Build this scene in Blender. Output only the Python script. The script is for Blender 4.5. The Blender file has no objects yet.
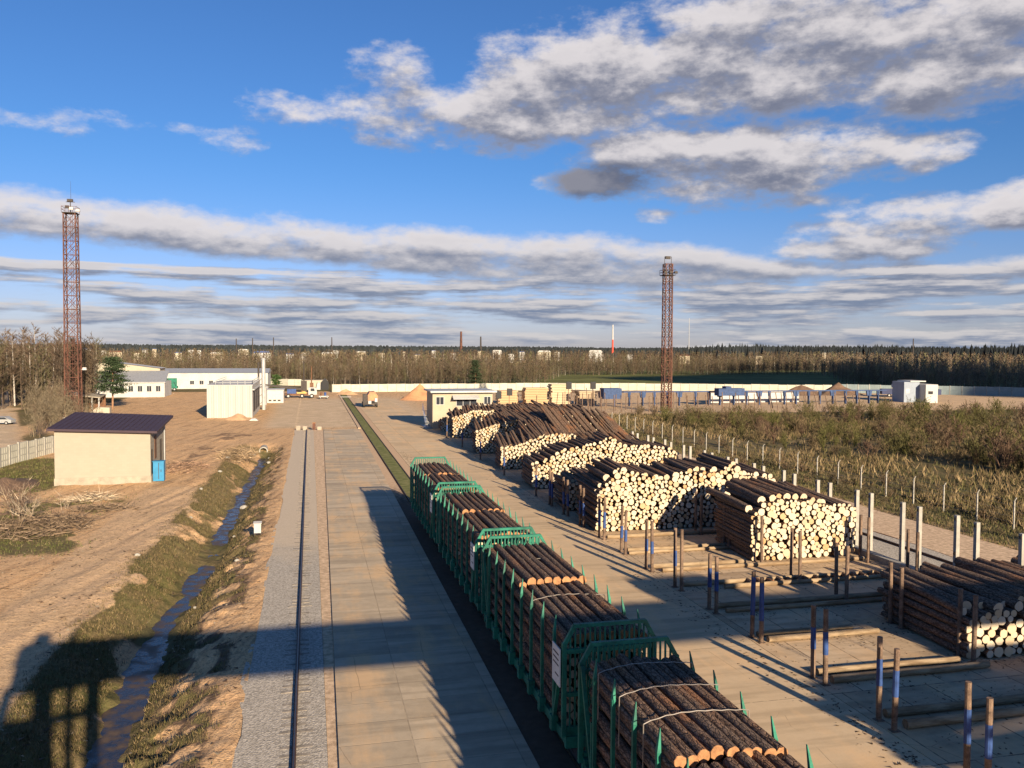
import bpy, math, random
import numpy as np
from mathutils import Matrix, Vector, Euler
rnd = random.Random(7); rs = np.random.RandomState(11)
scene = bpy.context.scene; C = scene.collection
PI = math.pi; R = math.radians

# ------------------------------------------------------------------ helpers
class MB:
    "collects shapes, then links them as ONE mesh object"
    def __init__(s): s.v = []; s.f = []; s.m = []
    def add(s, vs, fs, m=0):
        n = len(s.v); s.v += [tuple(v) for v in vs]; s.f += [tuple(i+n for i in f) for f in fs]; s.m += [m]*len(fs); return s
    def box(s, x0, x1, y0, y1, z0, z1, m=0):
        return s.add([(x0,y0,z0),(x1,y0,z0),(x1,y1,z0),(x0,y1,z0),(x0,y0,z1),(x1,y0,z1),(x1,y1,z1),(x0,y1,z1)],
            [(0,3,2,1),(4,5,6,7),(0,1,5,4),(1,2,6,5),(2,3,7,6),(3,0,4,7)], m)
    def bar(s, a, b, w, h=None, m=0, up=(0,0,1)):
        "square bar between two points"
        h = h or w; a = Vector(a); b = Vector(b); d = (b-a).normalized(); u = Vector(up)
        if abs(d.dot(u)) > .98: u = Vector((0,1,0))
        r = d.cross(u).normalized(); u = r.cross(d).normalized(); vs = []
        for p in (a, b):
            for i, j in ((-1,-1),(1,-1),(1,1),(-1,1)): vs.append(p + r*i*w/2 + u*j*h/2)
        return s.add(vs, [(3,2,1,0),(4,5,6,7),(0,1,5,4),(1,2,6,5),(2,3,7,6),(3,0,4,7)], m)
    def tube(s, a, b, r0, r1=None, n=8, m=0, cap=True, mc=None):
        r1 = r0 if r1 is None else r1
        a = Vector(a); b = Vector(b); d = (b-a).normalized(); u = Vector((0,0,1))
        if abs(d.dot(u)) > .98: u = Vector((0,1,0))
        r = d.cross(u).normalized(); u = r.cross(d); vs = []
        for p, q in ((a, r0), (b, r1)):
            for k in range(n):
                t = 2*PI*k/n; vs.append(p + (r*math.cos(t) + u*math.sin(t))*q)
        s.add(vs, [(k, (k+1) % n, n+(k+1) % n, n+k) for k in range(n)], m)
        if cap:
            n0 = len(s.v)-2*n
            s.f += [tuple(n0+k for k in range(n-1,-1,-1)), tuple(n0+n+k for k in range(n))]; s.m += [m if mc is None else mc]*2
        return s
    def prism(s, poly, y0, y1, m=0, axis='y'):
        n = len(poly)
        if axis == 'y': vs = [(x,y0,z) for x,z in poly]+[(x,y1,z) for x,z in poly]
        elif axis == 'x': vs = [(y0,x,z) for x,z in poly]+[(y1,x,z) for x,z in poly]
        else: vs = [(x,z,y0) for x,z in poly]+[(x,z,y1) for x,z in poly]
        return s.add(vs, [tuple(range(n)), tuple(range(2*n-1,n-1,-1))]+[(k,n+k,n+(k+1)%n,(k+1)%n) for k in range(n)], m)
    def build(s, name, mats, parent=None, smooth=False, loc=None):
        me = bpy.data.meshes.new(name); me.from_pydata(s.v, [], s.f); 
        mats = mats if isinstance(mats, (list, tuple)) else [mats]
        for m in mats: me.materials.append(m)
        if len(mats) > 1: me.polygons.foreach_set('material_index', s.m)
        if smooth: me.polygons.foreach_set('use_smooth', [True]*len(s.f))
        me.validate(); me.update()
        o = bpy.data.objects.new(name, me); C.objects.link(o)
        if parent: o.parent = parent
        if loc: o.location = loc
        return o

def mesh_np(name, V, F, mats, parent=None, attrs=None, midx=None, smooth=False):
    "fast mesh from numpy arrays; F is (n,3) or (n,4)"
    me = bpy.data.meshes.new(name); V = np.asarray(V, np.float32); F = np.asarray(F, np.int32); n, k = F.shape
    me.vertices.add(len(V)); me.vertices.foreach_set('co', V.ravel())
    me.loops.add(n*k); me.loops.foreach_set('vertex_index', F.ravel())
    me.polygons.add(n); me.polygons.foreach_set('loop_start', np.arange(0, n*k, k, dtype=np.int32))
    me.polygons.foreach_set('loop_total', np.full(n, k, np.int32))
    if smooth: me.polygons.foreach_set('use_smooth', np.ones(n, bool))
    mats = mats if isinstance(mats, (list, tuple)) else [mats]
    for m in mats: me.materials.append(m)
    if midx is not None: me.polygons.foreach_set('material_index', np.asarray(midx, np.int32))
    for an, (kind, arr) in (attrs or {}).items():
        if kind == 'COLOR':
            a = me.attributes.new(an, 'FLOAT_COLOR', 'POINT'); b = np.ones((len(V), 4), np.float32); b[:, :3] = arr; a.data.foreach_set('color', b.ravel())
        else:
            a = me.attributes.new(an, 'FLOAT', 'POINT'); a.data.foreach_set('value', np.asarray(arr, np.float32))
    me.update(); me.validate()
    o = bpy.data.objects.new(name, me); C.objects.link(o)
    if parent: o.parent = parent
    return o

def tag(o, label=None, cat=None, group=None, kind=None):
    if label: o['label'] = label
    if cat: o['category'] = cat
    if group: o['group'] = group
    if kind: o['kind'] = kind
    return o
def empty(name, loc=(0,0,0), rz=0):
    o = bpy.data.objects.new(name, None); C.objects.link(o); o.location = loc; o.rotation_euler = (0,0,rz); o.empty_display_size = .3; return o
def struct(o): o['kind'] = 'structure'; return o
def copy_tree(o, parent=None):
    c = o.copy(); C.objects.link(c); c.parent = parent
    for ch in list(KIDS.get(o.name, [])): 
        d = copy_tree(ch, c); KIDS.setdefault(c.name, []).append(d)
    return c
KIDS = {}
def reg(root):
    "remember children of a finished prototype so copies are cheap"
    for o in list(C.objects):
        if o.parent: KIDS.setdefault(o.parent.name, [])
    for o in list(C.objects):
        if o.parent and o not in KIDS[o.parent.name]: KIDS[o.parent.name].append(o)
    return root
ORD = ['nearest','second','third','fourth','fifth','sixth','seventh','eighth','ninth','tenth','eleventh','twelfth','thirteenth','fourteenth','fifteenth','sixteenth','seventeenth','eighteenth','nineteenth','twentieth']
T10 = ['','','twenty','thirty','forty','fifty']
def ordn(i):
    if i < 20: return ORD[i]
    i += 1; t, u = divmod(i, 10)
    if u == 0: return {2:'twentieth',3:'thirtieth',4:'fortieth',5:'fiftieth'}[t]
    return T10[t]+'-'+['','first','second','third','fourth','fifth','sixth','seventh','eighth','ninth'][u]

def vnoise(x, y, seed=0):
    x = np.asarray(x, float); y = np.asarray(y, float)
    xi = np.floor(x).astype(np.int64); yi = np.floor(y).astype(np.int64); fx = x-xi; fy = y-yi
    fx = fx*fx*(3-2*fx); fy = fy*fy*(3-2*fy)
    def h(a, b):
        n = (a*374761393 + b*668265263 + seed*1442695041) & 0x7fffffff
        n = ((n ^ (n >> 13))*1274126177) & 0x7fffffff
        return ((n ^ (n >> 16)) & 0xffff)/65535.
    return (h(xi,yi)*(1-fx)+h(xi+1,yi)*fx)*(1-fy)+(h(xi,yi+1)*(1-fx)+h(xi+1,yi+1)*fx)*fy
def fbm(x, y, seed=0, o=4):
    a = .5; s = 0; t = 0
    for k in range(o): s = s+a*vnoise(np.asarray(x)*2**k, np.asarray(y)*2**k, seed+k*7); t += a; a *= .5
    return s/t
def sm(e0, e1, x):
    t = np.clip((np.asarray(x, float)-e0)/(e1-e0), 0, 1); return t*t*(3-2*t)

# ------------------------------------------------------------------ materials
class NT:
    def __init__(s, m): s.t = m.node_tree; s.n = s.t.nodes; s.l = s.t.links
    def node(s, typ, **kw):
        n = s.n.new(typ)
        for k, v in kw.items():
            if k == 'i':
                for a, b in v.items():
                    if hasattr(b, 'node') or isinstance(b, bpy.types.NodeSocket): s.l.new(b, n.inputs[a])
                    else: n.inputs[a].default_value = b
            else: setattr(n, k, v)
        return n
    def math(s, op, a, b=0, c=None, clamp=False):
        n = s.n.new('ShaderNodeMath'); n.operation = op; n.use_clamp = clamp
        for k, v in enumerate((a, b, c)):
            if v is None: continue
            if isinstance(v, bpy.types.NodeSocket): s.l.new(v, n.inputs[k])
            else: n.inputs[k].default_value = v
        return n.outputs[0]
    def mix(s, f, a, b, mode='MIX'):
        n = s.n.new('ShaderNodeMix'); n.data_type = 'RGBA'; n.blend_type = mode
        for k, v in ((0, f), (6, a), (7, b)):
            if isinstance(v, bpy.types.NodeSocket): s.l.new(v, n.inputs[k])
            else: n.inputs[k].default_value = v if k == 0 else (*v[:3], 1)
        return n.outputs[2]
    def noise(s, vec, sc, det=4, rough=.55, out=0, scale=None, dist=0):
        if scale is not None: vec = s.mapping(vec, scale)
        n = s.node('ShaderNodeTexNoise', i={'Vector': vec, 'Scale': sc, 'Detail': det, 'Roughness': rough, 'Distortion': dist}); return n.outputs[out]
    def mapping(s, vec, scale=(1,1,1), loc=(0,0,0), rot=(0,0,0)):
        n = s.node('ShaderNodeMapping', i={'Vector': vec, 'Scale': scale, 'Location': loc, 'Rotation': rot}); return n.outputs[0]
    def ramp(s, f, lo, hi, a=0., b=1.):
        n = s.node('ShaderNodeMapRange', i={0: f, 1: lo, 2: hi, 3: a, 4: b}); n.interpolation_type = 'SMOOTHSTEP'; return n.outputs[0]
    def bump(s, h, st=.3, d=.05):
        return s.node('ShaderNodeBump', i={'Height': h, 'Strength': st, 'Distance': d}).outputs[0]
def mat(name, col=(.5,.5,.5), rough=.8, metal=0, fn=None, spec=.3):
    m = bpy.data.materials.new(name); m.use_nodes = True; t = NT(m); p = t.n['Principled BSDF']
    p.inputs['Base Color'].default_value = (*col, 1); p.inputs['Roughness'].default_value = rough; p.inputs['Metallic'].default_value = metal
    p.inputs['Specular IOR Level'].default_value = spec
    if fn:
        pos = t.node('ShaderNodeNewGeometry').outputs['Position']; ob = t.node('ShaderNodeTexCoord').outputs['Object']
        r = fn(t, pos, ob, p)
        if r is not None: t.l.new(r, p.inputs['Base Color'])
    return m
def mottled(name, col, var=.25, sc=3, rough=.8, bump=.2, metal=0, col2=None, spec=.3, bd=.02):
    def fn(t, pos, ob, p):
        n = t.noise(pos, sc, 5); n2 = t.noise(pos, sc*9, 3)
        f = t.math('ADD', t.math('MULTIPLY', n, .65), t.math('MULTIPLY', n2, .35))
        a = tuple(c*(1-var) for c in (col2 or col)); b = tuple(min(1, c*(1+var)) for c in col)
        if bump: t.l.new(t.bump(n2, bump, bd), p.inputs['Normal'])
        return t.mix(t.ramp(f, .32, .68), a, b)
    return mat(name, col, rough, metal, fn, spec)
M = {}
M['green_paint'] = mottled('green_paint', (.013,.155,.10), .25, 1.2, .6, .05, col2=(.012,.10,.07), spec=.3)
M['steel_dark'] = mottled('steel_dark', (.05,.042,.038), .3, 3, .7, .2)
M['rail'] = mottled('rail', (.10,.06,.045), .35, 4, .55, .1, metal=.3)
M['rail_top'] = mat('rail_top', (.12,.11,.10), .4, .8)
M['rust'] = mottled('rust', (.115,.05,.033), .35, .6, .8, .1, col2=(.075,.036,.028))
M['rust_post'] = mottled('rust_post', (.17,.115,.08), .35, 2, .8, .3, col2=(.10,.065,.048))
M['blue_paint'] = mottled('blue_paint', (.028,.065,.20), .3, 3, .55, .1)
M['white_board'] = mottled('white_board', (.62,.62,.58), .12, 1, .6, 0)
M['galv'] = mottled('galv', (.36,.365,.36), .15, 2, .5, .1, metal=.2)
M['cream'] = mottled('cream', (.38,.345,.27), .06, .6, .85, .1)
M['dark'] = mat('dark', (.015,.015,.018), .3)
M['white'] = mottled('white', (.43,.425,.41), .12, .3, .7, 0)
M['tan_wall'] = mottled('tan_wall', (.37,.315,.23), .1, .5, .85, .1)
M['cyan'] = mottled('cyan', (.03,.20,.38), .12, 2, .5, .05)
M['rust_brown'] = mottled('rust_brown', (.14,.07,.04), .3, 2, .8, .2)
M['wire'] = mat('wire', (.30,.27,.24), .5, .5)
M['yellow'] = mottled('yellow', (.55,.34,.10), .15, 2, .5, .05)
M['rubber'] = mat('rubber', (.02,.02,.02), .8)
M['glass_dark'] = mat('glass_dark', (.03,.035,.045), .12, 0, spec=.6)
M['foundation'] = mottled('foundation', (.30,.265,.21), .2, 1.5, .9, .3)

def f_bark(t, pos, ob, p):
    r = t.node('ShaderNodeObjectInfo').outputs['Random']
    at = t.node('ShaderNodeAttribute', attribute_name='tone').outputs['Fac']
    rr = t.math('ADD', r, at)
    v = t.node('ShaderNodeTexVoronoi', feature='DISTANCE_TO_EDGE', i={'Vector': t.mapping(ob, (1, .28, 1)), 'Scale': 9}).outputs['Distance']
    v2 = t.node('ShaderNodeTexVoronoi', feature='DISTANCE_TO_EDGE', i={'Vector': t.mapping(pos, (1, .3, 1)), 'Scale': 13}).outputs['Distance']
    n = t.noise(pos, 1.3, 5); n2 = t.noise(pos, 16, 4, scale=(1,.35,1)); n3 = t.noise(t.node('ShaderNodeVectorMath', operation='ADD', i={0: pos, 1: t.node('ShaderNodeCombineXYZ', i={0: t.math('MULTIPLY', r, 37)}).outputs[0]}).outputs[0], .9, 2, scale=(1,.45,1))
    base = t.mix(t.ramp(n2, .35, .65), (.11,.068,.047), (.27,.175,.12))
    red = t.mix(t.ramp(n3, .52, .66), base, t.mix(n2, (.22,.105,.055), (.43,.215,.11)))
    red = t.mix(t.ramp(t.math('FRACT', t.math('MULTIPLY', rr, 7.3)), .2, 1., 0, .5), red, t.mix(n2, (.09,.065,.05), (.27,.21,.16)))
    crack = t.ramp(v2, .0, .12)
    col = t.mix(t.math('MULTIPLY', t.math('SUBTRACT', 1, crack), .75), red, (.022,.014,.011))
    h = t.math('ADD', t.math('MULTIPLY', crack, .6), t.math('MULTIPLY', n2, .8))
    t.l.new(t.bump(h, .9, .03), p.inputs['Normal'])
    return col
M['bark'] = mat('bark', (.1,.07,.05), .9, fn=f_bark, spec=.15)
def f_wood(t, pos, ob, p):
    r = t.node('ShaderNodeObjectInfo').outputs['Random']
    at = t.node('ShaderNodeAttribute', attribute_name='tone').outputs['Fac']
    rr = t.math('FRACT', t.math('MULTIPLY', t.math('ADD', r, at), 13.7))
    n = t.noise(pos, 9, 3); n2 = t.noise(pos, 30, 3)
    c = t.mix(t.ramp(rr, .2, .95), (.54,.475,.37), (.50,.39,.25))
    c = t.mix(t.ramp(rr, .84, 1.), c, (.42,.25,.125)); c = t.mix(t.math('MULTIPLY', t.ramp(t.math('FRACT', t.math('MULTIPLY', rr, 5.7)), .6, 1.), .5), c, (.30,.25,.19))
    c = t.mix(t.math('MULTIPLY', t.ramp(n, .45, .75), .35), c, (.58,.42,.24))
    c = t.mix(t.math('MULTIPLY', t.ramp(n2, .5, .7), .25), c, (.5,.38,.22))
    d = t.node('ShaderNodeVectorMath', operation='LENGTH', i={0: t.mapping(ob, (1,0,1))}).outputs['Value']
    rings = t.math('SINE', t.math('MULTIPLY', d, 34)); c = t.mix(t.math('MULTIPLY', t.ramp(rings, .2, 1), .18), c, (.5,.3,.14))
    return c
M['cut_wood'] = mat('cut_wood', (.8,.62,.4), .85, fn=f_wood, spec=.15)
M['orange_wood'] = mottled('orange_wood', (.33,.165,.075), .35, 5, .8, 0)
def f_oldlog(t, pos, ob, p):
    n = t.noise(pos, 3, 5, scale=(.3,1.5,1.5)); n2 = t.noise(pos, 14, 3, scale=(.2,1.5,1.5))
    t.l.new(t.bump(n2, .4, .02), p.inputs['Normal'])
    return t.mix(t.ramp(n, .35, .65), t.mix(n2, (.14,.092,.056), (.26,.185,.11)), t.mix(n2, (.25,.19,.125), (.40,.30,.19)))
M['old_log'] = mat('old_log', (.4,.3,.2), .9, fn=f_oldlog, spec=.1)

# ground: zone attribute r = grass, g = dark soil, b = pale dry sand
def f_ground(t, pos, ob, p):
    z = t.node('ShaderNodeSeparateColor', i={0: t.node('ShaderNodeAttribute', attribute_name='zone').outputs['Color']}).outputs
    n1 = t.noise(pos, .35, 6, .6); n2 = t.noise(pos, 2.3, 6, .65); n3 = t.noise(pos, 11, 4, .6); nf = t.noise(pos, .02, 6, .6)
    rut = t.noise(t.mapping(pos, (1,1,1), rot=(0,0,R(14))), 1.6, 5, .6, scale=(1,.09,1))
    sand = t.mix(t.ramp(n2, .3, .7), (.52,.32,.165), (.74,.50,.28))
    sand = t.mix(t.ramp(n1, .35, .7), sand, t.mix(n2, (.57,.33,.165), (.77,.51,.28)))
    sand = t.mix(t.math('MULTIPLY', t.ramp(rut, .5, .64), .45), sand, (.19,.12,.072))
    sand = t.mix(t.math('MULTIPLY', t.ramp(n3, .52, .68), .45), sand, (.16,.105,.07))
    sand = t.mix(z[2], sand, t.mix(t.ramp(n1, .3, .7), (.52,.39,.25), (.66,.50,.33)))
    dark = t.mix(t.ramp(n2, .3, .7), (.11,.075,.05), (.25,.165,.105))
    grass = t.mix(t.ramp(n2, .3, .68), (.075,.072,.028), (.22,.16,.08))
    grass = t.mix(t.ramp(n1, .42, .62), grass, t.mix(n3, (.085,.09,.03), (.15,.13,.055)))
    grass = t.mix(t.ramp(nf, .4, .6, 0, .6), grass, (.19,.15,.085))
    def thr(v, w=.16):
        return t.ramp(t.math('ADD', v, t.math('MULTIPLY', t.math('SUBTRACT', n2, .5), .9)), .5-w, .5+w)
    c = t.mix(thr(z[1]), sand, dark); c = t.mix(thr(z[0]), c, grass)
    h = t.math('ADD', t.math('MULTIPLY', n2, .6), t.math('ADD', t.math('MULTIPLY', n3, .35), t.math('MULTIPLY', rut, .5)))
    c = t.mix(t.math('MULTIPLY', t.ramp(t.noise(pos, 5.5, 5, .7), .5, .64), .4), c, (.11,.08,.05)); t.l.new(t.bump(h, .7, .2), p.inputs['Normal'])
    return c
M['ground'] = mat('ground', (.3,.2,.1), .95, fn=f_ground, spec=.05)

def slab_mat(name, w, l, c1, c2, dirt, joint=.012, jl=.5, sand=.5, offs=0., wear=0):
    def fn(t, pos, ob, p):
        b = t.node('ShaderNodeTexBrick', offset=offs, i={'Vector': pos, 'Color1': (0,0,0,1), 'Color2': (1,1,1,1), 'Mortar': (.5,.5,.5,1), 'Scale': 1., 'Mortar Size': joint, 'Mortar Smooth': .4, 'Brick Width': w, 'Row Height': l})
        n1 = t.noise(pos, .22, 6, .65); n2 = t.noise(pos, 1.9, 6, .65); n3 = t.noise(pos, 16, 4, .6); st = t.noise(pos, .7, 5, .6, scale=(1,.12,1)); sx = t.noise(pos, 1.1, 4, .6, scale=(.12,1,1))
        tone = t.node('ShaderNodeSeparateColor', i={0: b.outputs['Color']}).outputs[0]
        c = t.mix(t.math('ADD', t.math('MULTIPLY', tone, .65), t.math('MULTIPLY', t.ramp(n2, .3, .7), .35)), c1, c2)
        c = t.mix(t.math('MULTIPLY', t.ramp(sx, .45, .64), .5), c, tuple(q*.68 for q in c1))
        s = t.ramp(t.math('ADD', t.math('MULTIPLY', n1, .6), t.math('MULTIPLY', st, .4)), .47, .62)
        c = t.mix(t.math('MULTIPLY', s, sand), c, dirt)
        c = t.mix(t.math('MULTIPLY', t.ramp(n3, .55, .75), .22), c, tuple(q*.55 for q in c1))
        c = t.mix(t.math('MULTIPLY', t.math('MULTIPLY', b.outputs['Fac'], t.ramp(n2, .36, .55)), jl), c, (.10,.078,.055))
        v = t.node('ShaderNodeTexVoronoi', feature='DISTANCE_TO_EDGE', i={'Vector': t.mix(.12, pos, t.noise(pos, .9, 4, out=1)), 'Scale': .22}).outputs['Distance']
        crack = t.math('MULTIPLY', t.math('SUBTRACT', 1, t.ramp(v, 0, .004)), t.ramp(n1, .5, .6)); c = t.mix(t.math('MULTIPLY', crack, .6), c, (.12,.09,.065))
        t.l.new(t.bump(t.math('SUBTRACT', t.math('MULTIPLY', n3, .3), b.outputs['Fac']), .35, .03), p.inputs['Normal'])
        return c
    return mat(name, (.3,.3,.3), .9, fn=fn, spec=.1)
M['road_l'] = slab_mat('road_concrete', 3.5, 1.75, (.37,.30,.215), (.56,.455,.325), (.66,.44,.24), .03, .35, .7)
M['road_r'] = slab_mat('haul_road_concrete', 7.0, 6.0, (.52,.385,.24), (.62,.47,.30), (.70,.47,.26), .025, .7, .7)
M['yard'] = slab_mat('yard_slabs', 2.0, 6.0, (.36,.26,.165), (.60,.45,.29), (.62,.42,.235), .035, .9, .7, .5)
def f_ballast(t, pos, ob, p):
    v = t.node('ShaderNodeTexVoronoi', i={'Vector': pos, 'Scale': 14}); n1 = t.noise(pos, .5, 4); n2 = t.noise(pos, 4, 4)
    y = t.node('ShaderNodeSeparateXYZ', i={0: pos}).outputs[1]
    g = t.mix(t.node('ShaderNodeSeparateColor', i={0: v.outputs['Color']}).outputs[0], (.28,.25,.205), (.54,.485,.405))
    s = t.mix(n2, (.50,.40,.28), (.64,.52,.38))
    f = t.ramp(t.math('ADD', y, t.math('MULTIPLY', n1, 14)), 62, 72)
    t.l.new(t.bump(v.outputs['Distance'], .5, .03), p.inputs['Normal'])
    return t.mix(f, g, t.mix(.25, s, g))
M['ballast'] = mat('ballast', (.3,.3,.3), .95, fn=f_ballast, spec=.1)
M['grit'] = mottled('grit', (.58,.42,.27), .25, 3, .95, .4, col2=(.48,.33,.20))
def f_shoulder(t, pos, ob, p):
    n = t.noise(pos, 2.5, 5); y = t.node('ShaderNodeSeparateXYZ', i={0: pos}).outputs[1]; t.l.new(t.bump(n, .6, .05), p.inputs['Normal'])
    return t.mix(t.ramp(t.math('ADD', y, t.math('MULTIPLY', n, 16)), 84, 96), t.mix(n, (.07,.048,.035), (.17,.115,.08)), t.mix(n, (.46,.31,.19), (.60,.43,.28)))
M['shoulder'] = mat('shoulder', (.3,.2,.1), .95, fn=f_shoulder, spec=.05)
M['oily_soil'] = mottled('oily_soil', (.12,.085,.06), .35, 2.5, .95, .5, col2=(.08,.055,.04))
def f_trackgrass(t, pos, ob, p):
    n = t.noise(pos, 1.2, 5); n2 = t.noise(pos, 9, 4)
    y = t.node('ShaderNodeSeparateXYZ', i={0: pos}).outputs[1]
    g = t.mix(t.ramp(n, .35, .65), (.085,.12,.03), (.20,.20,.08)); g = t.mix(t.math('MULTIPLY', n2, .4), g, (.28,.22,.12))
    return t.mix(t.ramp(y, 70, 86), (.10,.07,.045), g)
M['track_grass'] = mat('track_grass', (.1,.12,.04), .95, fn=f_trackgrass, spec=.05)
def f_water(t, pos, ob, p):
    n = t.noise(pos, 5, 4, .6); n2 = t.noise(pos, 1.2, 4)
    t.l.new(t.bump(n, .25, .05), p.inputs['Normal']); t.l.new(t.ramp(n2, .4, .65, .2, .6), p.inputs['Roughness'])
    return t.mix(t.ramp(n2, .4, .7), (.02,.018,.018), (.11,.075,.045))
M['water'] = mat('water', (.03,.03,.03), .08, fn=f_water, spec=.32)
def f_attr(t, pos, ob, p):
    return t.node('ShaderNodeAttribute', attribute_name='col').outputs['Color']
M['veg'] = mat('vegetation', (.1,.1,.05), .9, fn=f_attr, spec=.05)
def f_panel(t, pos, ob, p):
    n = t.noise(pos, .5, 5); n2 = t.noise(pos, 6, 3, scale=(1,1,.2))
    c = t.mix(t.ramp(n, .35, .65), (.42,.405,.335), (.50,.48,.40)); return t.mix(t.math('MULTIPLY', t.ramp(n2, .5, .7), .3), c, (.45,.43,.34))
M['panel'] = mat('panel_concrete', (.6,.6,.5), .9, fn=f_panel, spec=.1)
M['conc_post'] = mottled('conc_post', (.31,.295,.26), .18, 2, .9, .2)
M['birch'] = mottled('birch', (.46,.42,.37), .3, 6, .9, .1, col2=(.3,.27,.24))
def f_plum(t, pos, ob, p):
    n = t.noise(pos, 1.2, 3); return t.mix(n, (.040,.026,.034), (.062,.040,.050))
M['plum_roof'] = mat('plum_roof', (.1,.06,.06), .6, fn=f_plum, spec=.25)
SKY, CLD, EXPO = .05, .33, 1.1
# ------------------------------------------------------------------ terrain
DY = [20, 33, 45.5, 64, 89, 118, 128]; DX = [-7.4, -7.6, -8.0, -7.2, -6.9, -6.4, -6.5]
def ditch_x(y): return np.interp(y, DY, DX) + .25*(vnoise(np.asarray(y)*.22, 3.3, 5)-.5)
def terrain(x, y):
    x = np.asarray(x, float); y = np.asarray(y, float)
    z = np.where(x > -2.6, -.10, 0.) 
    far = sm(52, 60, x)+sm(-4, -9, x)+sm(236, 250, y)
    z = z+.22*(fbm(x*.11, y*.11, 3)-.5)*np.clip(far, 0, 1)
    # ditch
    xc = ditch_x(y); d = x-xc; on = 1-sm(121, 130, y)
    wr = 2.2+1.6*sm(20, 110, y)*0; lw = np.interp(y, [20,40,60,90,120], [3.2,3.2,3.0,3.6,3.0]) + .9*(vnoise(y*.13, 1.7, 8)-.5)
    prof = np.where(d > 0, 1-sm(.2, np.maximum(-3.0-xc, 1.5), d)**.75, 1-sm(.2, lw, -d)**.8)
    z = z-1.62*prof*on
    slope = np.clip(4*prof*(1-prof), 0, 1)*on
    z = z+on*.42*(fbm(x*1.0, y*.5, 61, 4)-.42)*(1-sm(.6, 1.3, np.abs(d)))
    bank = on*sm(-13, -10.5, x)*(1-sm(-3.0, -2.4, x))
    z = z+bank*(.40*(fbm(x*1.3, y*1.3, 21, 4)-.5)*(.4+slope))
    # digger furrows raking down the right bank
    fu = vnoise((x*.5+y*.86)*2.1, (x*.86-y*.5)*.28, 9); z = z+.42*(fu-.5)*np.clip(slope+.25*on, 0, 1)*(d > 0)*(1-sm(-3.9, -2.9, x))*sm(.6, 1.4, d)
    # spoil ridge along the track on the left edge of the ditch, wheel ruts in the dirt road
    left = 1-sm(-11.5, -10, x); ru = vnoise((x*.97-y*.24*1)*1.5, y*.03+x*.03, 14); z = z+left*(1-sm(140, 175, y))*(.14*(ru-.5)+.06*(fbm(x*.9, y*.9, 4)-.5))
    # rough dug ground beyond the shed
    z = z+left*sm(100, 120, y)*(1-sm(225, 240, y))*.5*np.maximum(0, fbm(x*.16, y*.12, 31)-.5)
    # distant land rises
    z = z+np.interp(y, [500, 1500, 4000, 9000], [0, 1, 9, 16])+3*(vnoise(x*.0012, y*.0012, 2)-.5)*sm(700, 2000, y)
    return z
def tz(x, y): return float(terrain(np.array([x]), np.array([y]))[0])
def axis(segs):
    out = []
    for a, b, s in segs: out += list(np.arange(a, b, s))
    return np.array(out+[segs[-1][1]])
gx = axis([(-6000,-1000,500),(-1000,-200,50),(-200,-60,5),(-60,-30,1.2),(-30,-14,.5),(-14,-2,.17),(-2,52,6),(52,200,4),(200,1000,40),(1000,9000,500)])
gy = axis([(-60,18,6),(18,45,.2),(45,80,.28),(80,135,.5),(135,240,1.6),(240,420,6),(420,1000,25),(1000,9000,250)])
X, Y = np.meshgrid(gx, gy); Z = terrain(X, Y)
ny, nx = X.shape; V = np.stack([X, Y, Z], -1).reshape(-1, 3)
idx = np.arange(nx*ny).reshape(ny, nx); F = np.stack([idx[:-1,:-1], idx[:-1,1:], idx[1:,1:], idx[1:,:-1]], -1).reshape(-1, 4)
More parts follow.
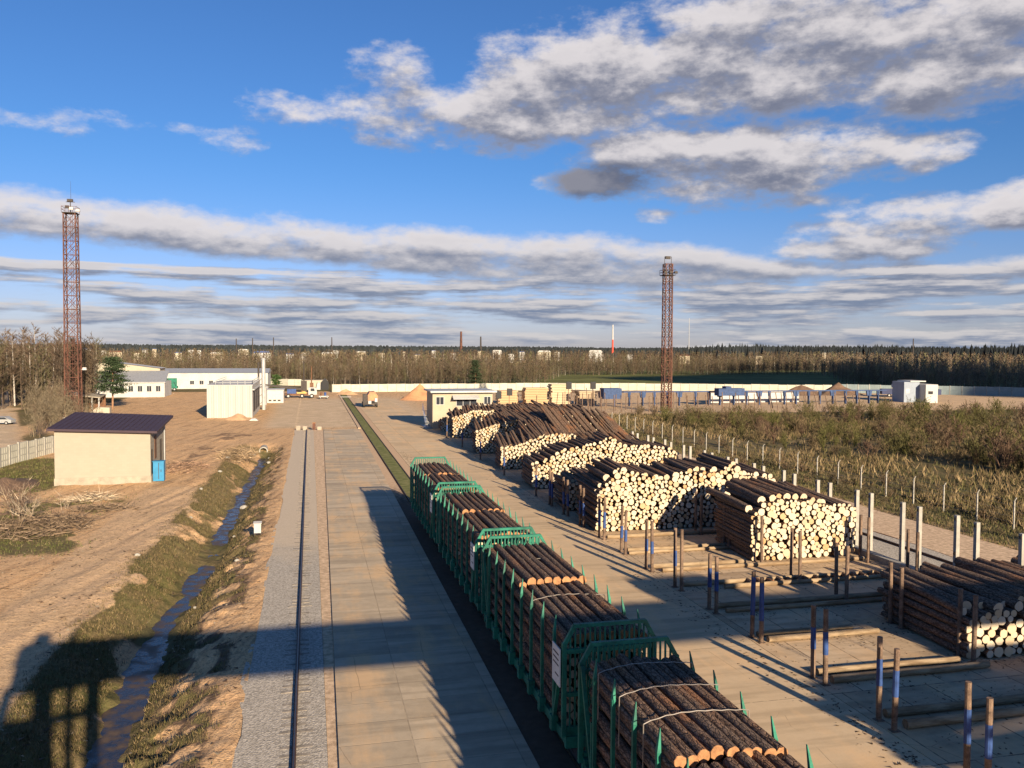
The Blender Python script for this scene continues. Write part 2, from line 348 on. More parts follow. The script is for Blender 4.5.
def zones(x, y):
    xc = ditch_x(y); d = x-xc; on = 1-sm(122, 130, y)
    n = fbm(x*.25, y*.25, 40, 4); nb = fbm(x*.07, y*.07, 41, 3); n8 = fbm(x*.8, y*.8, 44, 3)
    # left bank grass belt, ragged on the field side
    lb = on*sm(-4.6-1.5*(n-.5), -2.6, d)*(d < 0); rb = on*(1-sm(.9+2.2*(n-.5)*2, 3.0, d))*(d >= 0)
    g = np.where(d < 0, np.clip(lb*1.15, 0, 1), rb*.9)
    gap = sm(.52, .66, fbm(x*.35, y*.2, 46, 3)); g = g*(1-.7*gap*(d < 0))
    g = np.maximum(g, .62*on*(x > xc+1)*(1-sm(-4.2, -3.1, x))*sm(.48, .64, n8))
    # green around the shed's left side, scrub near left edge
    g = np.maximum(g, sm(-23, -26, x)*sm(86, 92, y)*(1-sm(112, 120, y))*.9)
    g = np.maximum(g, sm(-46, -50, x)*sm(112, 120, y)*.85)
    g = np.maximum(g, sm(-33, -36, x)*sm(112, 116, y)*(1-sm(140, 160, y))*.8)
    g = np.maximum(g, .8*sm(-14.5, -17, x)*(1-sm(80, 88, y))*sm(60, 64, y)*sm(.40, .56, n))
    g = np.maximum(g, sm(49.5, 52.5, x)*1.)
    g = np.maximum(g, sm(278, 282, y)*1.)
    xl = np.interp(y, [125,140,169,220,337,400], [-38,-47,-56,-72,-106,-120]); lane = (1-sm(3.5, 6, np.abs(x-xl)))*(y > 120)*(y < 420); g = g*(1-lane)
    yardfar = (x > 28)*(x < 220)*sm(168, 176, y)*(1-sm(262, 275, y)); g = g*(1-yardfar)
    # dark soil
    k = .75*(1-sm(0, 1.1, np.abs(d)))*on
    k = np.maximum(k, .85*on*(d > .5)*(1-sm(-4.0, -2.9, x+.8*(n8-.5)))*sm(.40, .58, n8))
    k = np.maximum(k, .7*sm(-15, -17, x)*(1-sm(78, 84, y))*sm(58, 64, y)*sm(.5, .62, nb))
    k = np.maximum(k, .55*(x < -9)*sm(98, 108, y)*(1-sm(150, 165, y))*sm(.52, .66, n)*sm(-16, -15, x))
    k = np.maximum(k, .75*sm(44, 47, x)*(1-sm(50, 54, x))*sm(.42, .6, n)*(y < 170))
    # pale dry pads
    b = sm(-9.5, -6, x)*(1-sm(24, 28, x))*sm(149, 156, y)*(1-sm(225, 260, y))
    b = np.maximum(b, .35*(x < -10)*(x > -16)*(y < 90)); b = np.maximum(b, .6*yardfar); b = np.maximum(b, lane)
    return np.stack([g, k, b], -1)
zc = zones(V[:, 0], V[:, 1])
struct(mesh_np('ground', V, F, M['ground'], attrs={'zone': ('COLOR', zc)}, smooth=True))

# water in the ditch
ys = np.arange(22, 126, 1.); wv = []; 
for y in ys:
    c = float(ditch_x(y)); wv += [(c-.95, y, -1.50), (c+.95, y, -1.50)]
mb = MB(); mb.add(wv, [(2*i, 2*i+1, 2*i+3, 2*i+2) for i in range(len(ys)-1)]); struct(mb.build('ditch_water', M['water']))

# ------------------------------------------------------------------ paved surfaces
def strip(name, pts, z0, z1, m):
    "pts: list of (y, xl, xr) -> solid strip"
    mb = MB(); n = len(pts); v = []
    for y, a, b in pts: v += [(a,y,z0),(b,y,z0),(b,y,z1),(a,y,z1)]
    f = [(3,2,1,0)[::-1][::-1]]
    f = [(0,1,2,3)]
    for i in range(n-1):
        p = 4*i; q = p+4
        f += [(p+3,p+2,q+2,q+3),(p,p+3,q+3,q),(p+2,p+1,q+1,q+2)]
    f += [tuple(4*(n-1)+k for k in (3,2,1,0))]
    mb.add(v, f); return struct(mb.build(name, m))
def edge(y, base, a, seed): return base+a*(float(vnoise(y*.25, seed*1.3, seed))-.5)
yy = list(np.arange(-4, 151, 2.5))
strip('concrete_road', [(y, np.interp(y, [20,150], [.8,2.2]), np.interp(y, [20,150], [7.35,8.1])) for y in yy], -.1, .05, M['road_l'])
strip('haul_road', [(y, 11.35, 20.55) for y in np.arange(-4, 236, 8.)], -.1, .045, M['road_r'])
strip('yard_paving', [(y, 20.56, 36.4) for y in np.arange(-4, 152, 8.)], -.1, .06, M['yard'])
strip('gravel_bed', [(y, edge(y, -2.65, .5, 3), .52) for y in np.arange(0, 149, 1.5)], -.1, -.005, M['ballast'])
strip('gravel_shoulder', [(y, .53, float(np.interp(y, [20,150], [.79,2.19]))) for y in yy], -.1, -.03, M['grit'])
strip('track_shoulder', [(y, float(np.interp(y, [20,150], [7.36,8.11])), 8.62) for y in yy], -.1, .022, M['shoulder'])
strip('track_bed', [(y, 8.87, 10.27) for y in (-4, 60, 120, 262)], -.1, .012, M['track_grass'])
strip('track_margin', [(y, 10.44, 11.34) for y in (-4, 120, 262)], -.1, .02, M['shoulder'])
strip('track_sand', [(y, 8.12, 8.62) for y in (150.1, 262)], -.1, .02, M['grit'])
strip('right_gravel_bed', [(y, 38.0, edge(y, 42.2, .5, 6)) for y in np.arange(-4, 172, 4.)], -.1, .03, M['ballast'])
strip('right_dirt_track', [(y, 42.6+edge(y,0,.5,9), 48.4+edge(y,0,.8,2)) for y in np.arange(-4, 172, 3.)], -.1, -.02, M['grit'])

def rail_shape(mb, x, y0, y1, z, m=0, mt=1):
    mb.box(x-.075, x+.075, y0, y1, z, z+.03, m); mb.box(x-.012, x+.012, y0, y1, z+.03, z+.115, m); mb.box(x-.036, x+.036, y0, y1, z+.115, z+.15, m)
    mb.add([(x-.022,y0,z+.1515),(x+.022,y0,z+.1515),(x+.022,y1,z+.1515),(x-.022,y1,z+.1515)], [(0,1,2,3)], mt)
def crane_track(x, y0, y1, z, label, sl, nsl):
    t = empty('crane_track', (x, y0, z)); tag(t, label, 'railway track')
    for sgn in ((0,)):
        mb = MB(); rail_shape(mb, 0, 0, y1-y0, .05); mb.build('rail', [M['rail'], M['rail_top']], t)
    n = int((y1-y0)/.62); v0 = max(0, int((22-y0)/.62)); rest = MB(); proto = None; cnt = 0
    r2 = random.Random(int(x*10)+3)
    for i in range(n):
        yc = i*.62+.3; s = (-.52+r2.uniform(-.1,.1), .52+r2.uniform(-.12,.12))
        if v0 <= i < v0+nsl:
            mb = MB(); mb.box(s[0], s[1], -.10, .10, -.10, .028+r2.uniform(-.022,.008)); o = mb.build('sleeper', sl, t); o.location = (0, yc, 0)
        else: rest.box(s[0], s[1], yc-.1, yc+.1, -.10, .03)
    o = rest.build('sleeper', sl, t); tag(o, kind='stuff')
    return t
M['sleeper'] = mottled('sleeper', (.30,.26,.21), .3, 3, .9, .3, col2=(.22,.19,.155))
crane_track(-.6, 2, 148, -.02, 'single crane rail on short sleepers in the gravel strip left of the concrete road', M['sleeper'], 98)
crane_track(40.8, 2, 170, .0, 'far single crane rail on gravel beyond the log yard wall at the right', M['sleeper'], 60)
t = empty('railway_track', (9.57, 0, 0)); tag(t, 'flush railway track with grass between its rails, running under the log wagons', 'railway track')
for s in (-.76, .76):
    mb = MB(); mb.box(s-.036, s+.036, -6, 261, -.09, .07); mb.box(s+(.05 if s < 0 else -.13), s+(.13 if s < 0 else -.05), -6, 261, -.09, -.02); mb.build('rail', M['steel_dark'], t)

# long concrete beam (low wall) on the right side of the yard
mb = MB()
for k in range(22):
    y = -2+k*7.8; mb.box(36.45, 37.0, y, y+7.76, -.1, .42)
tag(mb.build('yard_wall', M['conc_post']), 'low concrete kerb wall along the right edge of the log yard', 'low wall')

# thin post on the buffer end / white marker across the far track
mb = MB(); mb.box(8.3, 11.2, 243.0, 243.5, .09, .2); tag(mb.build('crossing_plank', M['white']), 'pale plank lying across the far end of the flush track', 'plank')
# ------------------------------------------------------------------ logs
def log_arrays(n, segs, seed, rings=True):
    "unit log along +Y, near end at origin (radius 1, length 1); returns bark verts/quads"
    r3 = np.random.RandomState(seed); V = []; F = []
    th = np.arange(n)*2*PI/n; bendx = r3.uniform(-.35, .35); bendz = r3.uniform(-.2, .2); rad = 1+.05*r3.randn(n)
    for j in range(segs+1):
        u = j/segs; r_ = (1-.13*u)*(1+.03*r3.randn()); b = math.sin(u*PI)
        for k in range(n): V.append((math.cos(th[k])*r_*rad[k]+bendx*b, u, math.sin(th[k])*r_*rad[k]+bendz*b))
    for j in range(segs):
        for k in range(n): F.append((j*n+k, j*n+(k+1) % n, (j+1)*n+(k+1) % n, (j+1)*n+k))
    return np.array(V), np.array(F)
PROTO = [log_arrays(12, 4, s) for s in range(8)]
PROTO_LOW = [log_arrays(9, 1, s+20) for s in range(4)]
log_mesh = []; cut_mesh = []
for (V, F) in [log_arrays(16, 8, s) for s in range(8)]:
    n = 16; me = bpy.data.meshes.new('log'); far = tuple(range(len(V)-n, len(V)))
    me.from_pydata([tuple(v) for v in V], [], [tuple(f)[::-1] for f in F]+[far[::-1]]); me.materials.append(M['bark']); me.materials.append(M['cut_wood'])
    me.polygons.foreach_set('use_smooth', [True]*len(F)+[False]); me.polygons[-1].material_index = 1; me.update(); log_mesh.append(me)
    c = bpy.data.meshes.new('cut_end'); ring = [tuple(V[k]*np.array([.93,1,.93])+np.array([0,-.0018,0])) for k in range(n)]
    ring0 = [tuple(V[k]) for k in range(n)]
    c.from_pydata(ring+ring0, [], [tuple(range(n))[::-1][::-1]]+[(k, (k+1) % n, n+(k+1) % n, n+k) for k in range(n)])
    c.materials.append(M['cut_wood']); c.materials.append(M['bark']); c.update(); cut_mesh.append(c)

cut_orange = []
for c in cut_mesh: d = c.copy(); d.materials[0] = M['orange_wood']; cut_orange.append(d)
LOGS = []      # dicts: x,y,z (near end centre), r, L, yaw, pitch, tag
def addlog(x, y, z, r, L, yaw=0, pitch=0, t=None, w=1., seg=0): LOGS.append(dict(p=(x,y,z), r=r, L=L, yaw=yaw, pitch=pitch, t=t, w=w))

def pack(x0, x1, prof, rmin, rmax, r4, zb=.1, walls=True):
    "drop circles into a bin until the height profile is reached"
    circ = []; fails = 0
    def rest(x, r):
        z = zb+r
        for (cx, cz, cr) in circ[-400:]:
            dx = abs(cx-x)
            if dx < cr+r: z = max(z, cz+math.sqrt((cr+r)**2-dx*dx)*.985)
        return z
    while fails < 60:
        r = r4.triangular(rmin, rmax, rmin+(rmax-rmin)*.3); best = None
        for _ in range(26):
            x = r4.uniform(x0+r, x1-r); z = rest(x, r)
            if z+r*.5 <= prof(x) and (best is None or z < best[1]): best = (x, z)
        if best is None: fails += 1; continue
        fails = 0; circ.append((best[0], best[1], r))
    return circ
def lerp_prof(pts): 
    xs = [p[0] for p in pts]; zs = [p[1] for p in pts]; return lambda x: float(np.interp(x, xs, zs))
STACKLAB = {}
def stack(key, y, x0, x1, prof, L=6., yaw=0., rmin=.11, rmax=.23, seed=1, pitch_top=0., w=1., jit=.12):
    r4 = random.Random(seed); pf = lerp_prof(prof); cs = pack(x0, x1, pf, rmin, rmax, r4)
    for (x, z, r) in cs:
        top = pf(x)-z < .45
        p = 0
        addlog(x, y+r4.uniform(-jit, jit), z, r, L+r4.uniform(-.1,.3), yaw+(r4.uniform(-1,1)*1.5 if top else 0), p, key, w)
    # loose logs lying askew on the heap
    x = x0+.3
    while x < x1-.3:
        r = r4.uniform(rmin+.01, rmax); addlog(x, y+r4.uniform(.0,.9), pf(x)+r*.25+.04, r, L, yaw+r4.uniform(-4, 4), pitch_top+r4.uniform(-.6, 1.4), key, w*1.2); x += r*r4.uniform(1.9, 3.2)
def slope_layer(key, y, x0, x1, prof, L, yaw, pitch, seed, rmin=.13, rmax=.24, gap=1.85):
    r4 = random.Random(seed); pf = lerp_prof(prof); x = x0
    while x < x1:
        r = r4.uniform(rmin, rmax); addlog(x, y+r4.uniform(-.35,.35), pf(x)+r4.uniform(-.05,.12), r, L+r4.uniform(-.5,.8), yaw+r4.uniform(-2.,2.), pitch+r4.uniform(-1.,1.), key, 1.6); x += r*gap

# right yard, front to back (positions measured from the ground plan)
stack('front', 32.0, 28.7, 38.6, [(28.7,1.9),(29.6,2.15),(31.5,2.2),(34,2.4),(38.6,2.4)], 6.2, 2, .13, .27, seed=5)
stack('A', 50.2, 28.1, 36.0, [(28.1,3.0),(29,3.85),(30.1,4.1),(32.6,3.95),(34,3.5),(36,3.35)], 6.0, 4, .09, .28, seed=6, pitch_top=2)
stack('Ab', 56.6, 33.0, 36.0, [(33,2.2),(36,2.4)], 3.4, 4, .13, .22, seed=61, pitch_top=4)
stack('B', 59.6 +1.2, 21.0, 36.2, [(21,2.7),(21.8,3.7),(22.9,4.7),(24.9,4.25),(26.6,3.8),(29,4.5),(31.2,4.4),(32.6,4.9),(33.4,4.0),(36.2,3.8)], 6.0, 4, .09, .27, seed=7, pitch_top=0)
stack('Bb', 69.4, 21.3, 36.0, [(21.3,2.3),(23,2.7),(26,2.7),(33,3.0),(36,2.8)], 5.0, 3, .12, .22, seed=8, pitch_top=0)
stack('C', 81, 21.3, 37.0, [(21.3,2.3),(23.1,2.8),(24.5,3.6),(26.6,4.0),(28.2,4.3),(29.8,4.9),(31,4.0),(33.4,3.95),(37,3.55)], 5.4, 3, .12, .24, seed=9, pitch_top=0)
stack('D', 95, 21.2, 30.6, [(21.2,2.4),(23,2.6),(26.3,3.6),(28.4,3.95),(30.6,3.6)], 5.0, 5, .12, .23, seed=10, pitch_top=12)
stack('E', 110, 21.2, 29.0, [(21.2,2.8),(24.5,3.8),(26.5,4.1),(29,4.2)], 5.0, 5, .12, .23, seed=12, pitch_top=12)
stack('F', 130, 21.4, 30.0, [(21.4,3.0),(25.1,4.0),(30,4.0)], 5.0, 5, .13, .23, seed=13, pitch_top=10)
stack('G', 141, 21.2, 25.0, [(21.2,1.6),(25,2.4)], 3.0, 0, .13, .23, seed=14)
# long sunlit banks of bark logs sloping up behind rows C..F
slope_layer('C', 88.3, 31.0, 37.4, [(31,2.6),(37.4,2.4)], 6., -6, 15, 31)
slope_layer('D', 95.4, 21.4, 25.2, [(21.4,2.35),(23,2.6),(25.2,3.3)], 6., 1, 3, 32)
slope_layer('D', 95.4, 25.2, 30.2, [(25.2,3.3),(26.3,3.75),(30.2,3.8)], 6.8, -1, 12, 39)
slope_layer('D', 95.4, 29.0, 37.8, [(29,3.5),(37.8,2.9)], 7.4, -9, 24, 33)
slope_layer('D', 101.6, 26.0, 35.5, [(26,4.6),(30,5.6),(35.5,5.3)], 6.5, -6, 9, 34)
slope_layer('E', 110.5, 21.4, 25.5, [(21.4,2.8),(25.5,4.0)], 6., 1, 2, 35)
slope_layer('E', 110.5, 25.5, 29.0, [(25.5,4.1),(29,4.4)], 7., -2, 9, 40)
slope_layer('E', 110.5, 28.6, 36.0, [(28.6,4.1),(36,3.8)], 7., -4, 14, 36)
slope_layer('E', 117.0, 26.5, 33.0, [(26.5,4.8),(33,5.5)], 6., -4, 4, 37)
slope_layer('F', 130.5, 21.6, 31.0, [(21.6,3.0),(25,4.1),(31,4.2)], 6.5, 0, 3, 38)
# unseen cores that carry the sloping banks: more logs lying level
for (k, y0, L, x0, x1, z0, z1, sd) in [('D',101.5,6.,26,35.6,3.8,5.2,41),('D',96.2,5.,30.8,37.2,2.2,3.0,42),('E',116.5,6.,26,33,4.0,5.1,43),('E',111.5,5,29,35.6,3.3,3.6,45),('C',89,5.5,31,37,2.2,2.4,44)]:
    stack(k, y0, x0, x1, [(x0,z0),(x1,z1)], L, 0, .2, .3, seed=sd, w=.3)

# ------------------------------------------------------------------ log wagons
WX = 9.55; WL = 13.4
def make_wagon():
    W = empty('log_wagon', (0,0,0))
    G = M['green_paint']
    mb = MB(); mb.box(-.25,.25,.1,WL-.1,.85,1.28); 
    for s in (-1,1): mb.box(s*1.42-.06, s*1.42+.06, .05, WL-.05, .98, 1.28)
    for k in range(9): y = .2+k*(WL-.4)/8; mb.box(-1.5,1.5,y-.12,y+.12,1.28,1.44)
    mb.box(-1.5,1.5,0,.2,.9,1.28); mb.box(-1.5,1.5,WL-.2,WL,.9,1.28); mb.build('underframe', G, W)
    for yb in (2.0, WL-2.0):
        mb = MB()
        for s in (-1,1):
            mb.prism([(yb-1.25,.55),(yb-.95,.78),(yb-.3,.82),(yb+.3,.82),(yb+.95,.78),(yb+1.25,.55),(yb+.8,.42),(yb-.8,.42)], s*1.0-.07, s*1.0+.07, axis='x')
        mb.box(-1.0,1.0,yb-.25,yb+.25,.55,.84); b = mb.build('bogie', M['steel_dark'], W)
        for ya in (-.92,.92):
            mb = MB(); mb.tube((-1.05,yb+ya,.53),(1.05,yb+ya,.53),.08)
            for s in (-1,1): mb.tube((s*.69,yb+ya,.53),(s*.83,yb+ya,.53),.475,.475,20); mb.tube((s*.66,yb+ya,.53),(s*.69,yb+ya,.53),.5,.5,20)
            mb.build('wheelset', M['steel_dark'], b)
    for ye, s in ((0,-1),(WL,1)):
        mb = MB(); mb.box(-.11,.11,min(ye,ye+s*.42),max(ye,ye+s*.42),.95,1.17); mb.box(-.24,.2,min(ye+s*.42,ye+s*.72),max(ye+s*.42,ye+s*.72),.92,1.22); mb.build('coupler', M['steel_dark'], W)
    # end bulkheads
    for ye, s in ((.08,1),(WL-.08,-1)):
        B = MB(); a = (-1.56,ye); 
        for sx in (-1,1):
            B.box(sx*1.56-.07, sx*1.56+.07, ye-.07, ye+.07, 1.28, 4.38)
            B.bar((sx*1.56,ye,4.32),(sx*1.22,ye,4.92),.11,.13)
            B.bar((sx*1.56,ye+s*.1,4.3),(sx*1.56,ye+s*1.15,1.4),.11,.11)
            B.bar((sx*1.56,ye+s*1.1,1.35),(sx*1.56,ye+s*1.1,3.0),.1,.1)
        B.box(-1.25,1.25,ye-.07,ye+.07,4.86,4.98); o = B.build('bulkhead', G, W)
        B = MB(); B.box(-1.47,1.47,ye-.06,ye+.06,4.02,4.16); B.box(-1.47,1.47,ye-.06,ye+.06,2.6,2.74); B.box(-1.47,1.47,ye-.06,ye+.06,1.46,1.6); B.build('crossbeam', G, o)
        n = 17
        for k in range(n):
            x = -1.36+2.72*k/(n-1); zt = min(4.83, 4.38+(1.56-abs(x))*1.82-.1); mb = MB(); mb.box(x-.024,x+.024,ye-.03,ye+.03,1.6,zt); mb.build('slat', G, o)
    # stakes with pointed tips
    for k in range(8):
        y = 1.3+k*(WL-2.6)/7
        for sx in (-1,1):
            mb = MB(); x = sx*1.54
            mb.box(x-.05,x+.05,y-.06,y+.06,1.0,4.36)
            mb.add([(x-.05,y-.06,4.36),(x+.05,y-.06,4.36),(x+.05,y+.06,4.36),(x-.05,y+.06,4.36),
                    (x-sx*.07-.008,y+.05,4.90),(x-sx*.07+.008,y+.05,4.90),(x-sx*.07+.008,y+.10,4.90),(x-sx*.07-.008,y+.10,4.90)],
                   [(4,5,6,7),(0,1,5,4),(1,2,6,5),(2,3,7,6),(3,0,4,7)])
            mb.box(x-.12,x+.12,y-.14,y+.14,1.0,1.5); mb.build('stake', G, W)
    mb = MB(); mb.box(-1.70,-1.665,.12,1.0,2.9,4.15); mb.build('information_board', M['white_board'], W)
    mb = MB(); 
    for z in (3.9,3.72,3.54,3.2): mb.box(-1.706,-1.701,.25,.25+(.62 if z != 3.2 else .4),z,z+.05)
    mb.build('lettering', M['steel_dark'], [o for o in C.objects if o.name.startswith('information_board')][-1])
    return W
near_ends = [11.0, 26.0, 40.95, 55.9]
wl = ['nearest green stake wagon, cut off by the bottom edge, with three wires over its logs',
      'second green log wagon from the front, the one crossed by the crane shadow',
      'third green log wagon back, with bright orange log ends halfway along its load',
      'rearmost green log wagon, smallest in view, its tail in front of the grassed track']
proto = make_wagon(); reg(proto)
LOADS = []
for i, y in enumerate(near_ends):
    w = proto if i == 0 else copy_tree(proto)
    w.location = (WX, y, .08); tag(w, wl[i], 'wagon', 'green log wagons coupled in a train')
    for bay in (0, 1):
        yb = y+.42+bay*6.35; r4 = random.Random(100+i*2+bay); top = 4.26+(.04 if bay else 0)+r4.uniform(-.05,.05)
        cs = pack(WX-1.47, WX+1.47, lambda x: top, .12, .19, r4, zb=1.53)
        for (x, z, r) in cs:
            side = abs(x-WX) > 1.15
            addlog(x, yb+r4.uniform(-.05,.05), z, r, 6.1+r4.uniform(-.1,.1), 0, 0, ('wagon', i, bay), 0.35+(1.0 if side and x < WX else 0))
        # top layer, laid neatly side by side
        x = WX-1.44; k = 0; row = []
        while x < WX+1.44:
            r = r4.uniform(.145,.195)
            if x+2*r > WX+1.5: break
            row.append((x+r, r)); x += 2*r+.004
        ex = (WX+1.44-x)/max(1, len(row)-1)
        for k, (xx, r) in enumerate(row):
            bulge = .16*(1-((xx-WX)/1.5)**2)
            LOADS.append((i, bay, k, len(row))); addlog(xx+k*ex, yb+r4.uniform(-.12,.12)-(.02 if bay else 0), top+r*.62+bulge+r4.uniform(-.03,.03), r, 6.15+r4.uniform(-.2,.1), r4.uniform(-.5,.5), r4.uniform(-.3,.3), ('top', i, bay, k, len(row)), 60)

# tie wires over the loads
def tie(i, y, lab):
    mb = MB(); r5 = random.Random(int(y*10)); pts = [(WX-1.5, y, 3.3)]+[(WX-1.5+3.0*k/14, y+.06*math.sin(k*.45)+.012*k, 4.50+.15*(1-((k-7)/7)**2)+(.01 if k % 2 else -.01)+(.16 if y > (26.0*i if i else 11)+18 or (i == 0 and y > 17.7) else 0)) for k in range(15)]+[(WX+1.5, y+.15, 3.3)]
    for a, b in zip(pts, pts[1:]): mb.tube(a, b, .014, n=5)
    tag(mb.build('tie_wire', M['wire']), lab, 'wire', 'tie wires over the log loads')
tie(0, 22.9, 'thin tie wire over the nearest wagon load, closest to its green bulkhead')
tie(0, 21.2, 'thin tie wire over the nearest wagon load, the middle one of three')
tie(0, 19.5, 'thin tie wire over the nearest wagon load, the one closest to the viewer')
tie(1, 36.2, 'thin tie wire over the second wagon load, behind the shaded part')
tie(1, 30.6, 'thin tie wire over the second wagon load, inside the shadow')

# ---- choose the 300 largest-looking logs as things, merge the rest
cam = np.array([0, 0, 14.])
def score(L):
    if L['t'] and L['t'][0] == 'top' and len(L['t']) == 5: return 1e6/(1+L['p'][1])
    d = math.hypot(L['p'][0], L['p'][1]); return L['w']*(L['r']**2)/d**2*1e4
vis = [];
for L in LOGS:
    x, y, z = L['p']; hid = False; s = score(L)
    if L['t'] and L['t'][0] == 'wagon': s *= .15        # interiors hidden by stakes and neighbours
    if L['t'] == 'Ab' or L['t'] == 'Bb': s *= .5
    # occluded by the stack in front?
    if L['t'] == 'B' and x > 27 and z < 2.0+(x-27)*.12: s = 0
    if L['t'] == 'C' and z < 2.9: s = 0
    # inside the frame?
    v = np.array([x, y, z-14]); yaw = R(13.37); fw = x*math.sin(yaw)+y*math.cos(yaw); rt = x*math.cos(yaw)-y*math.sin(yaw)
    if fw < 1 or abs(rt/fw) > .60 or (14-z)/fw > .50: s = 0
    if L['t'] == ('wagon', 0, 0) or L['t'] == ('wagon', 0, 1): s *= .3
    vis.append(s)
order = sorted(range(len(LOGS)), key=lambda k: -vis[k])[:298]; chosen = set(order)
LAB = {'front': ('round log end in the dark low stack at the right edge, half in shadow', 'logs in the low stack at the right edge'),
 'A': ('pale-ended bark log in the free-standing stack nearest the right wall posts', 'logs in the stack beside the wall posts'),
 'Ab': ('bark log behind the free-standing stack nearest the right wall posts', 'logs behind the stack beside the wall posts'),
 'B': ('pale-ended bark log in the wide central stack behind the paired blue-banded posts', 'logs in the wide central stack'),
 'Bb': ('dark bark log in the shaded stack just behind the wide central stack', 'logs behind the wide central stack'),
 'C': ('bark log in the row behind the wide central stack', 'logs in the third row back'),
 'D': ('bark log on the long brown bank sloping up in mid yard', 'logs in the sloping bank in mid yard'),
 'E': ('bark log in the smaller bank below the site office', 'logs in the bank below the office'),
 'F': ('bark log in the farthest stack at the site office', 'logs by the office'), 'G': ('bark log end beside the office corner', 'logs at the office corner')}
WN = ['nearest', 'second', 'third', 'rearmost']
ON = ['leftmost','second','third','fourth','fifth','sixth','seventh','eighth','ninth','tenth','eleventh','twelfth']
def M_of(L):
    e = Euler((R(L['pitch']), L.get('roll', 0), R(-L['yaw'])), 'YXZ'); return e
for q, k in enumerate(sorted(chosen)):
    L = LOGS[k]; v = q % 8; o = bpy.data.objects.new('log', log_mesh[v]); C.objects.link(o)
    o.location = L['p']; o.rotation_mode = 'YXZ'; o.rotation_euler = (R(L['pitch']), rnd.uniform(0, 6.28), R(-L['yaw'])); o.scale = (L['r'], L['L'], L['r'])
    t = L['t']; c = bpy.data.objects.new('cut_end', (cut_orange if t[0] == 'top' else cut_mesh)[v]); C.objects.link(c); c.parent = o
    if t[0] == 'top' and len(t) == 5:
        i, bay, kk, n = t[1:]
        pos = ON[kk]+(' log from the left' if kk else ' log') if kk < n-1 else 'rightmost log'
        half = 'far' if bay else 'near'
        tag(o, f'{pos} on top of the {half} half of the {WN[i]} wagon load', 'log', f'logs on top of the {WN[i]} wagon load')
    elif t[0] == 'wagon':
        tag(o, f'dark bark log inside the {WN[t[1]]} wagon load, below its top layer', 'log', f'logs inside the {WN[t[1]]} wagon load')
    else: tag(o, LAB[t][0], 'log', LAB[t][1])
AV = []; AF = []; AM = []; AT = []; nv = 0
CV = []; CF = []; CT = []; cn = 0
for k, L in enumerate(LOGS):
    if k in chosen: continue
    low = L['p'][1] > 90 or (isinstance(L['t'], tuple) and L['p'][1] > 50)
    V, F = (PROTO_LOW if low else PROTO)[k % (4 if low else 8)]; n = 9 if low else 12
    mt = np.array(Euler((R(L['pitch']), rnd.uniform(0, 6.28), R(-L['yaw'])), 'YXZ').to_matrix())
    P = (V*np.array([L['r'], L['L'], L['r']]))@mt.T+np.array(L['p'])
    AV.append(P); AF.append(F[:, ::-1]+nv); AM.append(np.zeros(len(F))); tn = rnd.random(); AT.append(np.full(len(P), tn))
    # near and far cut faces as fans of quads (centre vertex)
    for base, far in ((0, False), (len(V)-n, True)):
        ring = P[base:base+n]; ctr = ring.mean(0); ring = ctr+(ring-ctr)*.92; CV.append(np.vstack([ring, ctr[None]])); 
        tri = [(cn+a, cn+(a+1) % n, cn+n) if not far else (cn+(a+1) % n, cn+a, cn+n) for a in range(n)]
        CF.append(np.array(tri)); CT.append(np.full(n+1, tn)); cn += n+1
    nv += len(P)
rest = mesh_np('logs', np.vstack(AV), np.vstack(AF), M['bark'], attrs={'tone': ('FLOAT', np.concatenate(AT))}, smooth=True)
tag(rest, 'mass of smaller and hidden brown logs filling the stacks and wagons', 'logs', kind='stuff')
ce = mesh_np('cut_ends', np.vstack(CV), np.vstack(CF), M['cut_wood'], parent=rest, attrs={'tone': ('FLOAT', np.concatenate(CT))}); tag(ce, kind='stuff')
# ------------------------------------------------------------------ posts of the log yard
def stake_post(x, y, h, band, label, group='paired steel posts with blue bands in the log yard', lean=0):
    t = empty('stake_post', (x, y, .06)); mb = MB()
    mb.tube((0,0,0),(lean,0,h), .105, .10, 10); mb.box(-.16,.16,-.16,.16,-.02,.03); mb.build('pole', M['rust_post'], t, smooth=False)
    if band:
        a, b = band; mb = MB(); mb.tube((lean*a,0,h*a),(lean*b,0,h*b), .113, .109, 10, cap=True); mb.build('blue_band', M['blue_paint'], t)
    tag(t, label, 'post', group)
r6 = random.Random(4)
ys = [22.6, 27.0, 31.3, 36.5, 41.1, 45.4, 49.7, 54.3, 58.8]+[58.8+4.5*k for k in range(1, 20)]
bands = {22.6:(.36,.72), 27.0:(.42,.74), 31.3:(.40,.70), 36.5:(.34,.92), 41.1:(.40,.74), 45.4:(.36,.62), 49.7:(.36,.60), 54.3:(.30,.56), 58.8:(.28,.66)}
for k, y in enumerate(ys):
    if y > 142: break
    if y > 75 and k % 3: continue
    b = bands.get(y, (.30+r6.uniform(-.05,.05), .66+r6.uniform(-.06,.06)))
    for s, nm in ((-.42, 'closer'), (.42, 'farther')):
        if y > 75 and s < 0: continue
        bb = b if y != 45.4 or s > 0 else None
        if y == 45.4 and s < 0: bb = None
        stake_post(20.8-.04*s+r6.uniform(-.05,.05), y+s+r6.uniform(-.05,.05), 3.12+r6.uniform(-.12,.12)+(.35 if y == 45.4 else 0), bb,
          f'{nm} post of the {ordn(k)} pair back along the haul road edge', lean=r6.uniform(-.05,.05))
